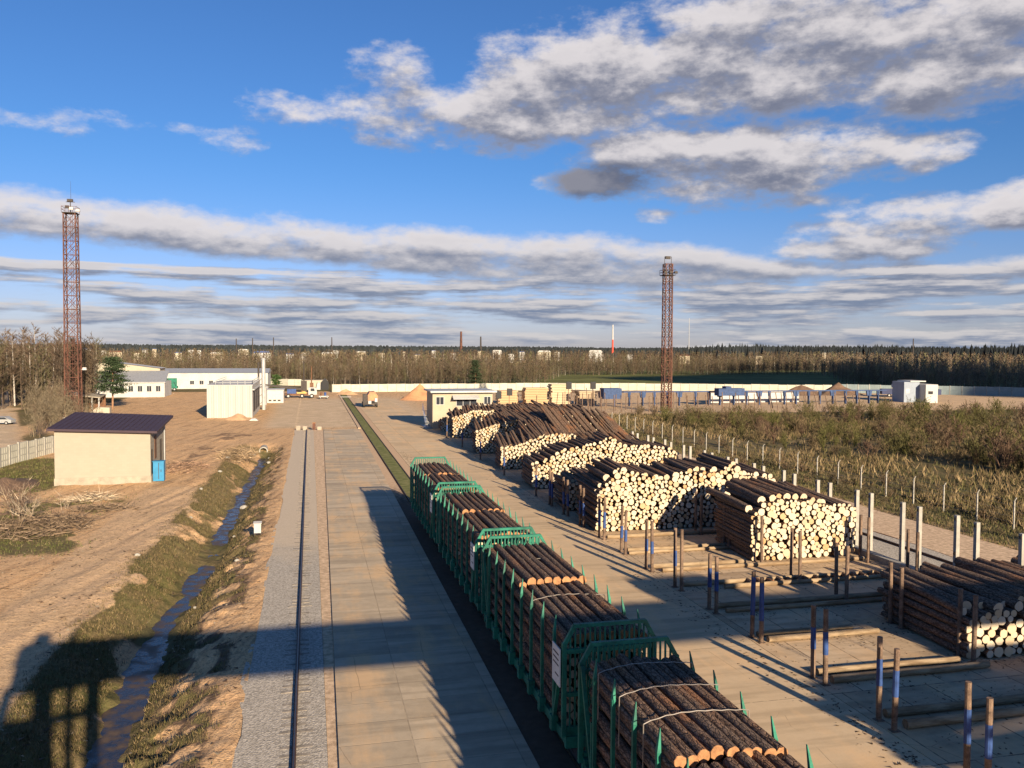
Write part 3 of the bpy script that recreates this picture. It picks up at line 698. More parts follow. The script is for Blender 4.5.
for k, (y, sep) in enumerate([(32.1,.45),(36.9,.42),(41.4,.40),(45.6,.42),(50.0,.4),(54.4,.4),(58.9,.42)]):
    for s, nm in ((-1,'closer'), (1,'farther')):
        stake_post(28.55+(.25 if k < 3 else 0)+r6.uniform(-.05,.05), y+s*sep, 3.05+r6.uniform(-.1,.1), None, f'{nm} rusty post of the {ordn(k)} pair in the middle row of the log yard', 'rusty posts in the middle row', lean=r6.uniform(-.06,.06))
for k, y in enumerate([45.4,50.0]):
    for s, nm in ((-.42,'closer'), (.42,'farther')):
        stake_post(35.6, y+s-1.2, 3.0, None, f'{nm} rusty post of the {ordn(k)} pair at the right stack edge by the wall', 'rusty posts near the wall')
# bearer logs on the yard slabs
def bearer(x0, x1, y, r, lab, m='old_log'):
    mb = MB(); r5 = random.Random(int(x0*7+y*13)); n = 6; x = x0; p = None
    for k in range(n): 
        a = (x0+(x1-x0)*k/n, y+(p or 0), .06+r); q = r5.uniform(-.04,.04); b = (x0+(x1-x0)*(k+1)/n, y+q, .06+r); mb.tube(a, b, r*(1-.02*k), r*(1-.02*(k+1)), 10, cap=(k in (0, n-1))); p = q
    tag(mb.build('bearer_log', M[m], smooth=False), lab, 'log', 'old bearer logs lying across the yard slabs')
bl = [(27.6,21.2,33.5,.17),(26.6,21.3,34.6,.18),(31.9,21.1,28.2,.15),(31.0,21.2,29.0,.17),(36.9,21.1,26.3,.14),(36.1,21.2,27.2,.15),(41.5,21.2,35.5,.15),(40.7,21.4,34.0,.13),(45.8,21.3,36.0,.14),(44.9,23.5,35.8,.13),(50.0,21.1,27.6,.15),(49.1,21.4,35.9,.13),(54.6,21.2,30.0,.14),(53.8,21.0,28.6,.12),(58.7,21.2,36.0,.14)]
blab = ['longest dark bearer log at the bottom right, nearer the stacks','nearest bearer log at the bottom right, just behind the lowest blue-banded pair','sunlit bearer log from the third post pair, the farther of two','sunlit bearer log from the third post pair, the nearer of two',
 'farther short bearer log starting at the fourth post pair','nearer short bearer log starting at the fourth post pair','long shaded bearer log starting at the fifth post pair, farther one','long shaded bearer log starting at the fifth post pair, nearer one',
 'bearer log with dark offcuts behind the sixth post pair','bearer log with dark offcuts in front of the sixth post pair','bearer log ending before the stack by the wall posts, farther one','bearer log ending below the stack by the wall posts, nearer one',
 'bearer log in the gap before the wide central stack, farther one','bearer log in the gap before the wide central stack, nearer one','bearer log right under the front face of the wide central stack']
for (y, a, b, r), lab in zip(bl, blab): bearer(a, b, y, r, lab)
# short offcuts lying on the bearers
for k in range(16):
    x = 25.5+k*.62+rnd.uniform(-.15,.15); y = 45.35+rnd.uniform(-.12,.12); mb = MB(); mb.tube((x,y-.35,.2),(x+.05,y+.3,.2),.11+rnd.uniform(0,.05),None,8, mc=0)
    tag(mb.build('offcut', M['bark']), 'short dark offcut in the row between the bearer logs before the wall-post stack', 'offcut', 'dark offcuts between bearer logs')

# ------------------------------------------------------------------ concrete wall posts and outer fence
k = 0
for j in range(24):
    for s in (0, 1.55):
        y = 36.3+j*4.75+s
        if y > 142: continue
        t = empty('concrete_post', (37.32, y, -.1)); mb = MB(); h = 4.3+rnd.uniform(-.06,.06); mb.box(-.12,.12,-.12,.12,0,h); mb.build('shaft', M['conc_post'], t)
        mb = MB(); mb.box(-.15,-.121,-.07,.07,h*.45,h*.5); mb.box(-.15,-.121,-.07,.07,h*.93,h*.97); mb.build('bracket', M['steel_dark'], t)
        tag(t, f'tall concrete post, {ordn(k)} along the right edge wall of the log yard', 'post', 'tall concrete posts on the yard wall'); k += 1
t = empty('wire_fence', (54, 51.8, 0)); tag(t, 'long outer fence of thin concrete posts and wires beside the rough field', 'fence')
for j in range(26):
    y = j*3.83; z = tz(54, 51.8+y); mb = MB(); mb.box(-.05,.05,y-.05,y+.05,z-.2,z+2.3); mb.bar((0,y,z+2.28),(.2,y,z+2.55),.06); mb.build('fence_post', M['conc_post'], t)
for z in (.5,.95,1.4,1.85,2.2):
    mb = MB(); mb.bar((0,0,z-.05),(0,25*3.83,z+.05),.014); mb.build('fence_wire', M['wire'], t)
# leaning pole in the reeds at the right edge
mb = MB(); mb.tube((58.5,57.5,-.1),(57.2,58.0,2.6),.06,.04,7); tag(mb.build('leaning_pole', M['conc_post']), 'thin pole leaning left in the dry reeds near the right edge', 'pole')

# ------------------------------------------------------------------ fences
def panel_fence(name, label, pts, h, seg, mt, posts=True, group=None, rows=2):
    t = empty(name, (pts[0][0], pts[0][1], 0)); tag(t, label, 'fence', group); ox, oy = pts[0]; cnt = 0
    for (x0, y0), (x1, y1) in zip(pts, pts[1:]):
        L = math.hypot(x1-x0, y1-y0); n = max(1, round(L/seg)); dx = (x1-x0)/n; dy = (y1-y0)/n; u = Vector((dx, dy, 0)).normalized(); q = Vector((-u.y, u.x, 0))
        for k in range(n):
            a = Vector((x0-ox+dx*k, y0-oy+dy*k, 0)); b = a+Vector((dx, dy, 0)); zz = tz(a.x+ox, a.y+oy)-.1
            hh = h+rnd.uniform(-.06,.06); mb = MB(); g = .12
            for r_ in range(rows):
                z0 = zz+hh*r_/rows+.02; z1 = zz+hh*(r_+1)/rows
                p0 = a+u*g; p1 = b-u*g; w = q*.05
                mb.add([p0-w+Vector((0,0,z0)), p1-w+Vector((0,0,z0)), p1+w+Vector((0,0,z0)), p0+w+Vector((0,0,z0)), p0-w+Vector((0,0,z1)), p1-w+Vector((0,0,z1)), p1+w+Vector((0,0,z1)), p0+w+Vector((0,0,z1))],
                       [(0,3,2,1),(4,5,6,7),(0,1,5,4),(1,2,6,5),(2,3,7,6),(3,0,4,7)])
                for c in (.25,.5,.75):
                    m0 = p0.lerp(p1, c); ww = q*.075
                    mb.bar(m0+Vector((0,0,z0+.08)), m0+Vector((0,0,z1-.08)), .14, .14, 0, up=tuple(q))
            mb.build('panel', mt, t)
            mb = MB(); mb.box(a.x-.11,a.x+.11,a.y-.11,a.y+.11,zz,zz+hh+.1); mb.build('fence_post', M['conc_post'], t)
panel_fence('panel_fence', 'ribbed pale concrete panel fence at the left, ending behind the cream shed', [(-38.6,90),(-34.7,107.9),(-32.6,124),(-31.5,136)], 2.35, 2.4, M['panel'], rows=3)
panel_fence('boundary_fence', 'long cream concrete boundary fence crossing the far side of the yard', [(6.8,274),(30,275.5),(76,278),(120,269),(150,257.5),(169.5,251)], 2.55, 2.9, M['panel'], rows=2)
panel_fence('boundary_fence', 'short cream fence far left behind the parked mobile crane', [(-22,333),(-8,322),(-3,320)], 2.5, 3.2, M['panel'], rows=2)
M['shaded_teal_panel'] = mottled('shaded_teal_panel', (.20,.25,.26), .12, .5, .9, .1)  # the cloud shade on this fence is put into the panel colour
panel_fence('boundary_fence', 'grey-green boundary fence, shade included in its colour, at the far right behind the white kiosk building', [(170.5,250.5),(200,233),(240,205)], 2.9, 3.4, M['shaded_teal_panel'], rows=2)

# ------------------------------------------------------------------ lattice towers
def tower(x, y, h, w0, w1, n, label, kind):
    t = empty('lattice_mast', (x, y, tz(x, y)-.1)); tag(t, label, 'tower', 'rusty lattice floodlight masts'); m = M['rust']
    def cor(z): w = w0+(w1-w0)*z/h; return [Vector((sx*w/2, sy*w/2, z)) for sx, sy in ((-1,-1),(1,-1),(1,1),(-1,1))]
    for k in range(4): mb = MB(); mb.bar(cor(0)[k], cor(h)[k], .19, .19); mb.build('leg', m, t)
    for k in range(4): mb = MB(); c = cor(0)[k]; mb.box(c.x-.35,c.x+.35,c.y-.35,c.y+.35,-.2,.25); mb.build('footing', M['conc_post'], t)
    for side in range(4):
        mb = MB()
        for j in range(n):
            a = cor(h*j/n); b = cor(h*(j+1)/n); p, q = side, (side+1) % 4
            mb.bar(a[p], b[q], .085); mb.bar(a[q], b[p], .085); mb.bar(b[p], b[q], .10)
        mb.build('bracing', m, t)
    mb = MB(); a = cor(0)[0]; 
    for s in (0, .4): mb.bar((w0*.2+s-.2, -w0/2-.12, .3), (w1*.2+s-.2, -w1/2-.12, h), .05)
    for j in range(int(h/.4)): z = .4+j*.4; w = w0+(w1-w0)*z/h; mb.bar((w*.2-.2,-w/2-.12,z),(w*.2+.2,-w/2-.12,z),.03)
    mb.build('ladder', m, t)
    p = w1/2+(.25 if kind else .55); mb = MB(); mb.box(-p,p,-p,p,h-.02 if kind else h-2.6,(h+.1) if kind else h-2.45); mb.build('platform', M['steel_dark'], t)
    zb = h+.1 if kind else h-2.45; mb = MB()
    for z in (.55, 1.1):
        for a, b in (((-p,-p),(p,-p)),((p,-p),(p,p)),((p,p),(-p,p)),((-p,p),(-p,-p))): mb.bar((*a, zb+z), (*b, zb+z), .06)
    for sx in (-p, 0, p):
        for sy in (-p, p): mb.bar((sx,sy,zb),(sx,sy,zb+1.1),.06)
    mb.build('railing', m if kind else M['steel_dark'], t)
    def lamp(lx, ly, lz, c='white'):
        mb = MB(); mb.prism([(lx-.38,lz),(lx+.38,lz),(lx+.3,lz+.5),(lx-.3,lz+.5)], ly-.3, ly+.15); mb.bar((lx,ly,lz+.25),(lx*.7,ly+.4,lz+.1),.06); mb.build('floodlight', M[c], t)
    if kind:
        lamp(.5,-p-.1,h+.5); lamp(p+.35,-p,h+.2); lamp(-.9,p,h+1.2,'steel_dark'); lamp(w0/2+1.2,-w0/2-.3,9.4)
        mb = MB(); mb.bar((0,0,h+.1),(0,0,h+2.5),.13); mb.bar((-.8,0,h+2.2),(.8,0,h+2.2),.1); mb.box(-.55,.45,-.25,.25,h+2.25,h+2.75); mb.tube((.1,0,h+2.7),(.1,0,h+6.2),.035,.015,5); mb.build('antenna', M['steel_dark'], t)
    else:
        for lx in (-p+.1, 0, p-.1): lamp(lx, -p-.1, h-2.2, 'steel_dark')
        mb = MB()
        for sx in (-.8,.8): mb.bar((sx,0,h-2.4),(sx,0,h+1.6),.09)
        mb.bar((-.8,0,h+1.6),(.8,0,h+1.6),.09); mb.box(-.6,.5,-.25,.25,h+1.1,h+1.7); mb.build('head_frame', M['steel_dark'], t)
    return t
tower(-44.9, 180.7, 39.6, 2.5, 2.1, 15, 'taller rusty lattice mast at the left, seen above the cream shed roof', True)
tower(77.6, 177.0, 33.2, 1.75, 1.6, 17, 'rusty lattice mast with a square railed head, right of the log stacks', False)

# ------------------------------------------------------------------ buildings
def window(mb_name, x0, x1, z0, z1, y, parent, frame='white', bars=1):
    "window on a wall facing -Y"
    f = MB(); w = .09
    f.box(x0,x1,y-.06,y+.02,z0,z0+w); f.box(x0,x1,y-.06,y+.02,z1-w,z1); f.box(x0,x0+w,y-.06,y+.02,z0+w,z1-w); f.box(x1-w,x1,y-.06,y+.02,z0+w,z1-w)
    for k in range(bars): xm = x0+(x1-x0)*(k+1)/(bars+1); f.box(xm-.04,xm+.04,y-.058,y+.015,z0+w,z1-w)
    o = f.build('window', M[frame], parent); g = MB(); g.box(x0+w,x1-w,y-.03,y-.01,z0+w,z1-w); g.build('pane', M['glass_dark'], o); return o
# cream shed with plum mono-pitch roof
t = empty('service_building', (-25, 93.2, 0)); tag(t, 'tall windowless cream building with a plum mono-pitch roof beside the dirt road', 'building')
mb = MB(); mb.prism([(0,.75),(9.3,.75),(9.3,6.1),(0,5.45)], 0, 1, axis='x'); mb = MB()
W_, D_ = 9.0, 9.3
mb.add([(0,0,.7),(W_,0,.7),(W_,D_,.7),(0,D_,.7),(0,0,5.52),(W_,0,5.12),(W_,D_,5.9),(0,D_,6.35)], [(0,3,2,1),(4,5,6,7),(0,1,5,4),(1,2,6,5),(2,3,7,6),(3,0,4,7)])
def f_cream(t_, pos, ob, p):
    n = t_.noise(pos, .8, 4); b = t_.node('ShaderNodeTexBrick', i={'Vector': t_.mapping(pos, rot=(R(90),0,0)), 'Color1': (1,1,1,1), 'Color2': (.8,.8,.8,1), 'Mortar': (.6,.6,.6,1), 'Scale': 1., 'Mortar Size': .008, 'Brick Width': .5, 'Row Height': .25})
    c = t_.mix(n, (.30,.27,.215), (.345,.31,.25)); return t_.mix(.22, c, b.outputs['Color'], 'MULTIPLY')
M['cream_block'] = mat('cream_block', (.7,.6,.4), .85, fn=f_cream, spec=.15)
mb.build('wall', M['cream_block'], t)
mb = MB(); mb.box(-.06,W_+.06,-.06,D_+.06,-.4,.7); mb.build('plinth', M['foundation'], t)
mb = MB(); mb.add([(-.55,-.6,5.56),(W_+.75,-.6,5.14),(W_+.75,D_+.8,5.95),(-.55,D_+.8,6.45),(-.55,-.6,5.78),(W_+.75,-.6,5.36),(W_+.75,D_+.8,6.17),(-.55,D_+.8,6.67)], [(0,3,2,1),(4,5,6,7),(0,1,5,4),(1,2,6,5),(2,3,7,6),(3,0,4,7)]); rf = mb.build('roof', M['plum_roof'], t)
mb = MB()
for k in range(20):
    x = -.4+k*.52; za = 5.785-(x+.55)*.0408; zb_ = 6.675-(x+.55)*.0485; mb.bar((x,-.58,za+.01),(x,D_+.78,zb_+.01),.035,.03)
mb.build('seam', M['plum_roof'], rf)
mb = MB(); mb.box(W_+.005,W_+.05,2.2,3.3,2.2,4.6); mb.build('door_frame', M['rust_brown'], t)
mb = MB(); mb.box(W_+.005,W_+.06,5.6,6.6,.9,3.9); mb.build('doorway', M['dark'], t)
mb = MB(); mb.box(W_+.005,W_+.05,.45,.95,.9,3.4); mb.build('downpipe_recess', M['dark'], t)
mb = MB(); mb.tube((W_+.15,7.6,0),(W_+.15,7.6,5.4),.07,n=8); mb.build('downpipe', M['galv'], t)
t = empty('cabinet', (-15.35, 94.3, 0)); mb = MB(); mb.box(-.55,.5,-.4,.5,.05,2.05); mb.build('body', M['cyan'], t); mb = MB(); mb.box(-.03,.03,-.42,-.4,.25,1.95); mb.box(.2,.26,-.44,-.4,1.0,1.25); mb.build('door_seam', M['steel_dark'], t)
mb = MB(); mb.box(-.6,.55,-.45,.55,2.05,2.12); mb.build('lid', M['cyan'], t); tag(t, 'bright blue metal cabinet standing against the cream building', 'cabinet')

# site office
t = empty('site_office', (20.6, 146, 0)); tag(t, 'small tan two-storey site office with a flat roof behind the farthest logs', 'building')
mb = MB(); mb.box(0,10.6,0,7.5,-.1,6.35); mb.build('wall', M['tan_wall'], t)
mb = MB(); mb.box(-.5,11.2,-.9,8.2,6.36,6.62); mb.build('roof', M['galv'], t)
mb = MB(); mb.box(-.45,11.15,-.95,-.9,6.3,6.5); mb.build('fascia', M['white'], t)
for x0, x1 in ((.55,2.0),(9.0,10.3)):
    window('w', x0, x1, 4.15, 5.6, -.0, t, 'white', 1)
o = window('w', 4.1, 7.8, 3.9, 5.5, 0, t, 'white', 2)
mb = MB(); mb.add([(3.4,-.02,5.9),(8.0,-.02,5.9),(8.0,-1.5,5.25),(3.4,-1.5,5.25),(3.4,-.02,5.82),(8.0,-.02,5.82),(8.0,-1.5,5.17),(3.4,-1.5,5.17)], [(0,3,2,1),(4,5,6,7),(0,1,5,4),(1,2,6,5),(2,3,7,6),(3,0,4,7)]); mb.build('awning', M['white'], t)
mb = MB(); mb.box(-1.1,-.02,.2,7.0,-.1,.12); 
for k in range(14): mb.box(-1.1,-.1,.2+k*.35,.5+k*.35,k*.22,k*.22+.06)
mb.build('outside_stair', M['galv'], t)
mb = MB()
for k in range(4): mb.bar((-1.1,.4+k*1.4,.2+k*.88),(-1.1,.4+k*1.4,1.3+k*.88),.06)
mb.bar((-1.1,.3,1.2),(-1.1,4.9,4.1),.06); mb.build('handrail', M['blue_paint'], t)

# white corrugated box building (boiler house) with flue
def f_corr(t_, pos, ob, p):
    s = t_.node('ShaderNodeSeparateXYZ', i={0: pos}).outputs
    w = t_.math('SINE', t_.math('MULTIPLY', t_.math('ADD', s[0], s[1]), 14.)); n = t_.noise(pos, .4, 3)
    st = t_.math('GREATER_THAN', t_.math('SINE', t_.math('MULTIPLY', t_.math('ADD', s[0], s[1]), 4.6)), .2)
    t_.l.new(t_.bump(w, .5, .05), p.inputs['Normal'])
    c = t_.mix(n, (.35,.34,.32), (.41,.40,.375)); return t_.mix(t_.math('MULTIPLY', st, .3), c, (.25,.24,.225))
M['corrugated'] = mat('corrugated', (.7,.7,.65), .55, fn=f_corr)
t = empty('boiler_house', (-19.6, 174.5, 0)); tag(t, 'square white corrugated boiler house with a steel flue beside the brown earth', 'building')
mb = MB(); mb.box(0,8.5,0,26,-.2,6.45); mb.build('wall', M['corrugated'], t)
mb = MB(); mb.box(-.1,8.6,-.1,26.1,6.45,6.6); rf = mb.build('roof', M['white'], t)
mb = MB()
for z in (6.95,7.35):
    mb.bar((1.4,2,z),(8.4,2,z),.07); mb.bar((8.4,2,z),(8.4,25,z),.07); mb.bar((1.4,2,z),(1.4,25,z),.07)
for k in range(6): mb.bar((1.4+k*1.4,2,6.6),(1.4+k*1.4,2,7.35),.07)
for k in range(8): mb.bar((8.4,2+k*3.2,6.6),(8.4,2+k*3.2,7.35),.07)
mb.build('railing', M['galv'], rf)
for (a, b, z0, z1) in ((3,8.5,1.0,5.2),(10.5,14,1.0,5.2),(16,22,1.0,5.2)):
    mb = MB(); mb.box(8.505,8.56,a,b,z0,z1); mb.build('louvre_door', M['steel_dark'], t)
mb = MB(); mb.box(8.505,8.9,0.3,25.5,5.5,5.7); mb.build('canopy', M['white'], t)
mb = MB(); mb.tube((9.4,24,-.1),(9.4,24,11.2),.42,.42,14); mb.tube((9.4,24,11.2),(9.4,24,11.6),.55,.3,14); mb.build('flue', M['galv'], t)
mb = MB(); mb.tube((8.3,24.6,-.1),(8.3,24.6,10.6),.2,.2,8); 
for k in range(6): mb.bar((8.3,24.6,1+k*1.8),(9.4,24.,1.9+k*1.8),.07)
mb.build('flue_support', M['steel_dark'], t)
mb = MB(); mb.prism([(0,0),(.5,.45),(1.2,.5),(1.8,.05)], 0, 1.2); tag(mb.build('concrete_block', M['white'], loc=(-11.4,168,-.05)), 'small white block at the corner of the boiler house', 'block')

def simple_box(name, label, cat, x0, x1, y0, y1, h, m, roofm='white', over=.15, group=None):
    t = empty(name, (x0, y0, 0)); tag(t, label, cat, group); mb = MB(); mb.box(0,x1-x0,0,y1-y0,-.2,h); mb.build('wall', M[m], t)
    mb = MB(); mb.box(-over,x1-x0+over,-over,y1-y0+over,h,h+.2); mb.build('roof', M[roofm], t); return t
t = simple_box('site_cabin', 'white flat site cabin directly right of the boiler house flue', 'cabin', -13.4,-6.6,222,230,3.1,'white')
for k in range(3): mb = MB(); mb.box(3.2+k*1.1,3.9+k*1.1,-.04,-.005,.4,.8); mb.build('vent', M['steel_dark'], t)
t = simple_box('site_cabin', 'taller white narrow cabin between boiler house and flat cabin', 'cabin', -13.4,-10.4,214,219,4.1,'white'); mb = MB(); mb.box(.6,1.6,-.04,-.005,.2,2.3); mb.build('door', M['galv'], t)
mb = MB(); 
# long white warehouse
t = empty('warehouse', (-48, 300, 0)); tag(t, 'long low white warehouse left of the boiler house, its gable turned left', 'building')
mb = MB(); mb.prism([(0,-.2),(34,-.2),(34,5.3),(12,5.3),(0,5.3)], 0, 22); mb.build('wall', M['white'], t)
mb = MB(); mb.add([(-.3,-.3,5.3),(34.3,-.3,5.3),(34.3,11,6.6),(-.3,11,6.6),(34.3,22.3,5.3),(-.3,22.3,5.3)], [(0,1,2,3),(3,2,4,5),(0,3,5),(1,4,2)]); mb.build('roof', M['galv'], t)
for x in (9,12,15,20,24): window('w', x, x+1.4, 1.4, 2.8, 0, t, 'white', 1)
mb = MB(); mb.box(1.5,5,-.05,-.005,.1,3.6); mb.build('gate', M['green_paint'], t)
# white workshop with windows and a taller hall behind
t = empty('workshop', (-57, 252, 0)); tag(t, 'low white workshop with a row of windows and sloped grey roof behind the pine', 'building')
mb = MB(); mb.box(0,17.6,0,12,-.2,4.2); mb.build('wall', M['white'], t)
mb = MB(); mb.add([(-.3,-.4,4.2),(17.9,-.4,4.2),(17.0,12.3,7.0),(-.3,12.3,7.0),(-.3,-.4,4.0),(17.9,-.4,4.0),(17.0,12.3,6.8),(-.3,12.3,6.8)], [(0,1,2,3),(7,6,5,4),(0,4,5,1),(1,5,6,2),(2,6,7,3),(3,7,4,0)]); mb.build('roof', M['galv'], t)
for k in range(7): window('w', 1.2+k*2.35, 2.5+k*2.35, 1.5, 3.2, 0, t, 'white', 1)
t = empty('production_hall', (-68, 266, 0)); tag(t, 'large pale hall with a shallow gable roof rising behind the workshop', 'building')
mb = MB(); mb.prism([(0,-.2),(25.2,-.2),(25.2,7.6),(12,9.4),(0,8.6)], 0, 9); mb.build('wall', M['cream'], t)
mb = MB(); mb.add([(-.4,-.4,8.6),(12,-.4,9.45),(12,9.4,9.45),(-.4,9.4,8.6),(25.6,-.4,7.65),(25.6,9.4,7.65)], [(0,1,2,3),(1,4,5,2)]); mb.build('roof', M['white'], t)
# lean-to and white slab below the pine
t = empty('lean_to', (-55, 205, 0)); tag(t, 'dark open lean-to on posts left of the pine', 'shelter')
mb = MB(); mb.add([(0,0,3.6),(9.5,0,2.7),(9.5,6,3.0),(0,6,3.9),(0,0,3.4),(9.5,0,2.5),(9.5,6,2.8),(0,6,3.7)], [(0,1,2,3),(7,6,5,4),(0,4,5,1),(1,5,6,2),(2,6,7,3),(3,7,4,0)]); mb.build('roof', M['foundation'], t)
for x in (.3,2.6,7.8,9.2): mb = MB(); mb.bar((x,.2,-.2),(x,.2,3.3-x*.09),.28); mb.build('post', M['galv'], t)
mb = MB(); mb.box(.1,9.4,5.6,5.8,-.2,2.8); mb.build('wall', M['rust_brown'], t)
mb = MB(); mb.prism([(0,0),(5.2,0),(5.2,2.2),(3.0,2.3)], 0, 1.6); tag(mb.build('slab_heap', M['cream'], loc=(-43.5,180,-.2)), 'pale sloping slab heap behind the plum roof below the pine', 'slab')
# far right white kiosk building
t = empty('pump_house', (157, 199, 0), R(-8)); tag(t, 'white and pale blue box building standing in the brushwood at the far right', 'building')
M['pale_blue'] = mottled('pale_blue', (.24,.28,.34), .08, .5, .7, .1)
mb = MB(); mb.box(0,4.4,1,7.0,-.5,5.5); mb.build('wall', M['pale_blue'], t); mb = MB(); mb.box(4.4,7.8,-2,7.0,-.5,4.9); mb.build('front_block', M['white'], t)
mb = MB(); mb.box(1.6,6.0,.7,7.2,5.5,5.8); mb.build('roof', M['white'], t)
mb = MB(); mb.box(5.1,6.4,-2.05,-2.005,2.3,3.1); mb.build('window', M['dark'], t); mb = MB(); mb.box(.4,1.6,.95,.995,2.4,3.6); mb.build('window', M['galv'], t)
# white hut with dark gable beside the fence
t = empty('storage_tent', (-2.6, 290, 0)); tag(t, 'long cream storage shed with a dark open gable beside the far fence', 'shed')
mb = MB(); mb.box(0,8.2,0,5,-.1,3.1); mb.build('wall', M['cream'], t)
mb = MB(); mb.prism([(6.0,-.1),(8.6,-.1),(8.6,2.4),(7.5,3.8),(6.2,2.6)], -1.0, -.02); mb.build('gable', M['dark'], t)
mb = MB(); mb.prism([(4.4,0),(5.9,0),(5.9,2.1),(5.0,2.5)], -1.2, -.05); mb.build('entrance', M['white'], t)
# ------------------------------------------------------------------ vehicles and yard clutter
def wheel(parent, x, y, r, w, name='wheel'):
    mb = MB(); mb.tube((x, y-w/2, r), (x, y+w/2, r), r, r, 16); o = mb.build(name, M['rubber'], parent); mb = MB(); mb.tube((x, y-w/2-.02, r), (x, y+w/2+.02, r), r*.5, r*.5, 12); mb.build('rim', M['galv'], o)
def wheel_x(parent, x, y, r, w):
    mb = MB(); mb.tube((x-w/2, y, r), (x+w/2, y, r), r, r, 16); o = mb.build('wheel', M['rubber'], parent); mb = MB(); mb.tube((x-w/2-.02, y, r), (x+w/2+.02, y, r), r*.5, r*.5, 12); mb.build('rim', M['galv'], o)
# mobile crane facing right
t = empty('mobile_crane', (-8.4, 243, 0), R(0)); tag(t, 'truck-mounted mobile crane with a folded dark boom, cab to the right', 'crane truck')
mb = MB(); mb.box(0,9.6,-1.1,1.1,.75,1.25); mb.build('chassis', M['rust_brown'], t)
mb = MB(); mb.prism([(7.9,.9),(10.2,.9),(10.2,1.9),(9.8,2.9),(7.9,2.9)], -1.15, 1.15); cb = mb.build('cab', M['white'], t)
mb = MB(); mb.prism([(8.5,1.9),(9.6,1.9),(9.5,2.65),(8.5,2.65)], -1.2, -1.16); mb.build('side_window', M['glass_dark'], cb)
mb = MB(); mb.box(2.2,4.6,-1.2,1.2,1.25,2.5); mb.build('crane_cabin', M['blue_paint'], t)
mb = MB(); mb.bar((6.9,-.2,2.3),(-1.8,-.2,3.4),.55,.6); mb.bar((-1.8,-.2,3.4),(-4.5,-.2,3.8),.38,.42); mb.build('boom', M['steel_dark'], t)
mb = MB(); mb.bar((7.4,.3,1.4),(4.6,.3,2.7),.3); mb.box(4.8,7.4,-1.1,1.1,1.25,1.6); mb.build('outrigger_box', M['yellow'], t)
for x in (1.2,2.5,6.2,8.8):
    for y in (-1.1,1.1): wheel(t, x, y, .58, .4)
# tractor facing away with dark cab at left
t = empty('loader_truck', (12.2, 201, 0)); tag(t, 'small orange and dark loader standing alone on the haul road', 'loader')
mb = MB(); mb.box(-.2,3.2,0,5,.7,1.15); mb.build('chassis', M['steel_dark'], t)
mb = MB(); mb.box(-.2,.9,-.2,1.5,1.1,3.1); mb.build('cab', M['steel_dark'], t)
M['orange_paint'] = mottled('orange_paint', (.50,.20,.09), .25, 1.5, .6, .1, col2=(.4,.2,.12))
mb = MB(); mb.prism([(.95,1.7),(3.1,1.7),(3.3,2.6),(2.6,3.7),(1.3,3.6),(.95,2.9)], .1, 4.6); mb.build('tank', M['orange_paint'], t)
mb = MB(); mb.box(1.0,1.7,-.3,0,.9,1.6); mb.box(2.5,3.1,-.3,0,1.3,2.2); mb.build('tail_panel', M['white'], t)
for x in (.1,3.0):
    for y in (.6,4.2): wheel_x(t, x, y, .55, .4)
# car on the left lane
t = empty('parked_car', (-53.6, 168, tz(-53.6,168)), R(80)); tag(t, 'silver car on the dirt lane at the left edge', 'car')
mb = MB(); mb.prism([(-2.1,.35),(2.1,.35),(2.15,.8),(1.3,.95),(.7,1.4),(-1.0,1.42),(-1.7,.98),(-2.1,.9)], -.85, .85, axis='x'); mb.build('body', M['galv'], t)
mb = MB(); mb.prism([(-1.55,.98),(1.15,.98),(.65,1.34),(-.95,1.36)], -.87, .87, axis='x'); mb.build('window', M['glass_dark'], t)
for y in (-1.3,1.35):
    for x in (-.8,.8): wheel_x(t, x, y, .33, .2)
# workers' clutter between the crane and the shed: small trailer
t = empty('site_trailer', (2.3, 238, 0)); tag(t, 'small low trailer with barrels parked right of the mobile crane', 'trailer')
mb = MB(); mb.box(0,2.6,0,1.4,.5,.75); mb.build('bed', M['white'], t)
for k in range(2): mb = MB(); mb.tube((.6+k*1.1,.7,.75),(.6+k*1.1,.7,1.7),.32,.32,12); mb.build('barrel', M['blue_paint' if k else 'rust_brown'], t)
for x in (.4,2.2): wheel(t, x, 0, .3, .2)
# two silos/posts behind the crane
for k, x in enumerate((-1.9, 0.4)):
    mb = MB(); mb.tube((x,272,-.1),(x,272,9.5 if k == 0 else 8.2),.22,.16,8); mb.box(x-.9,x+.9,271.6,272.4,0,3.6) if k == 0 else mb.box(x-.5,x+.6,271.6,272.4,0,3.0)
    tag(mb.build('service_pole', M['steel_dark'] if k == 0 else M['rust_brown']), ('taller' if k == 0 else 'shorter')+' slim pole with a box at its foot behind the mobile crane', 'pole')
# dark green and blue machines beside the warehouse
for k, (x, m_, lab) in enumerate(((-50.6,'blue_paint','dark blue tanker trailer parked between workshop and warehouse'), (-45.3,'green_paint','green machine with raised arm in front of the warehouse gable'))):
    t = empty('parked_machine', (x, 287, 0)); tag(t, lab, 'machine'); mb = MB(); mb.box(0,4.2,0,2,.8,1.5); mb.prism([(.3,1.5),(3.6,1.5),(3.2,2.7),(.8,2.8)], .1, 1.9); mb.build('body', M[m_], t)
    mb = MB(); mb.bar((3.0,1,1.5),(.6,1,4.2),.3); mb.build('arm', M['steel_dark'], t)
    for xx in (.8,3.4): wheel(t, xx, 0, .5, .35)
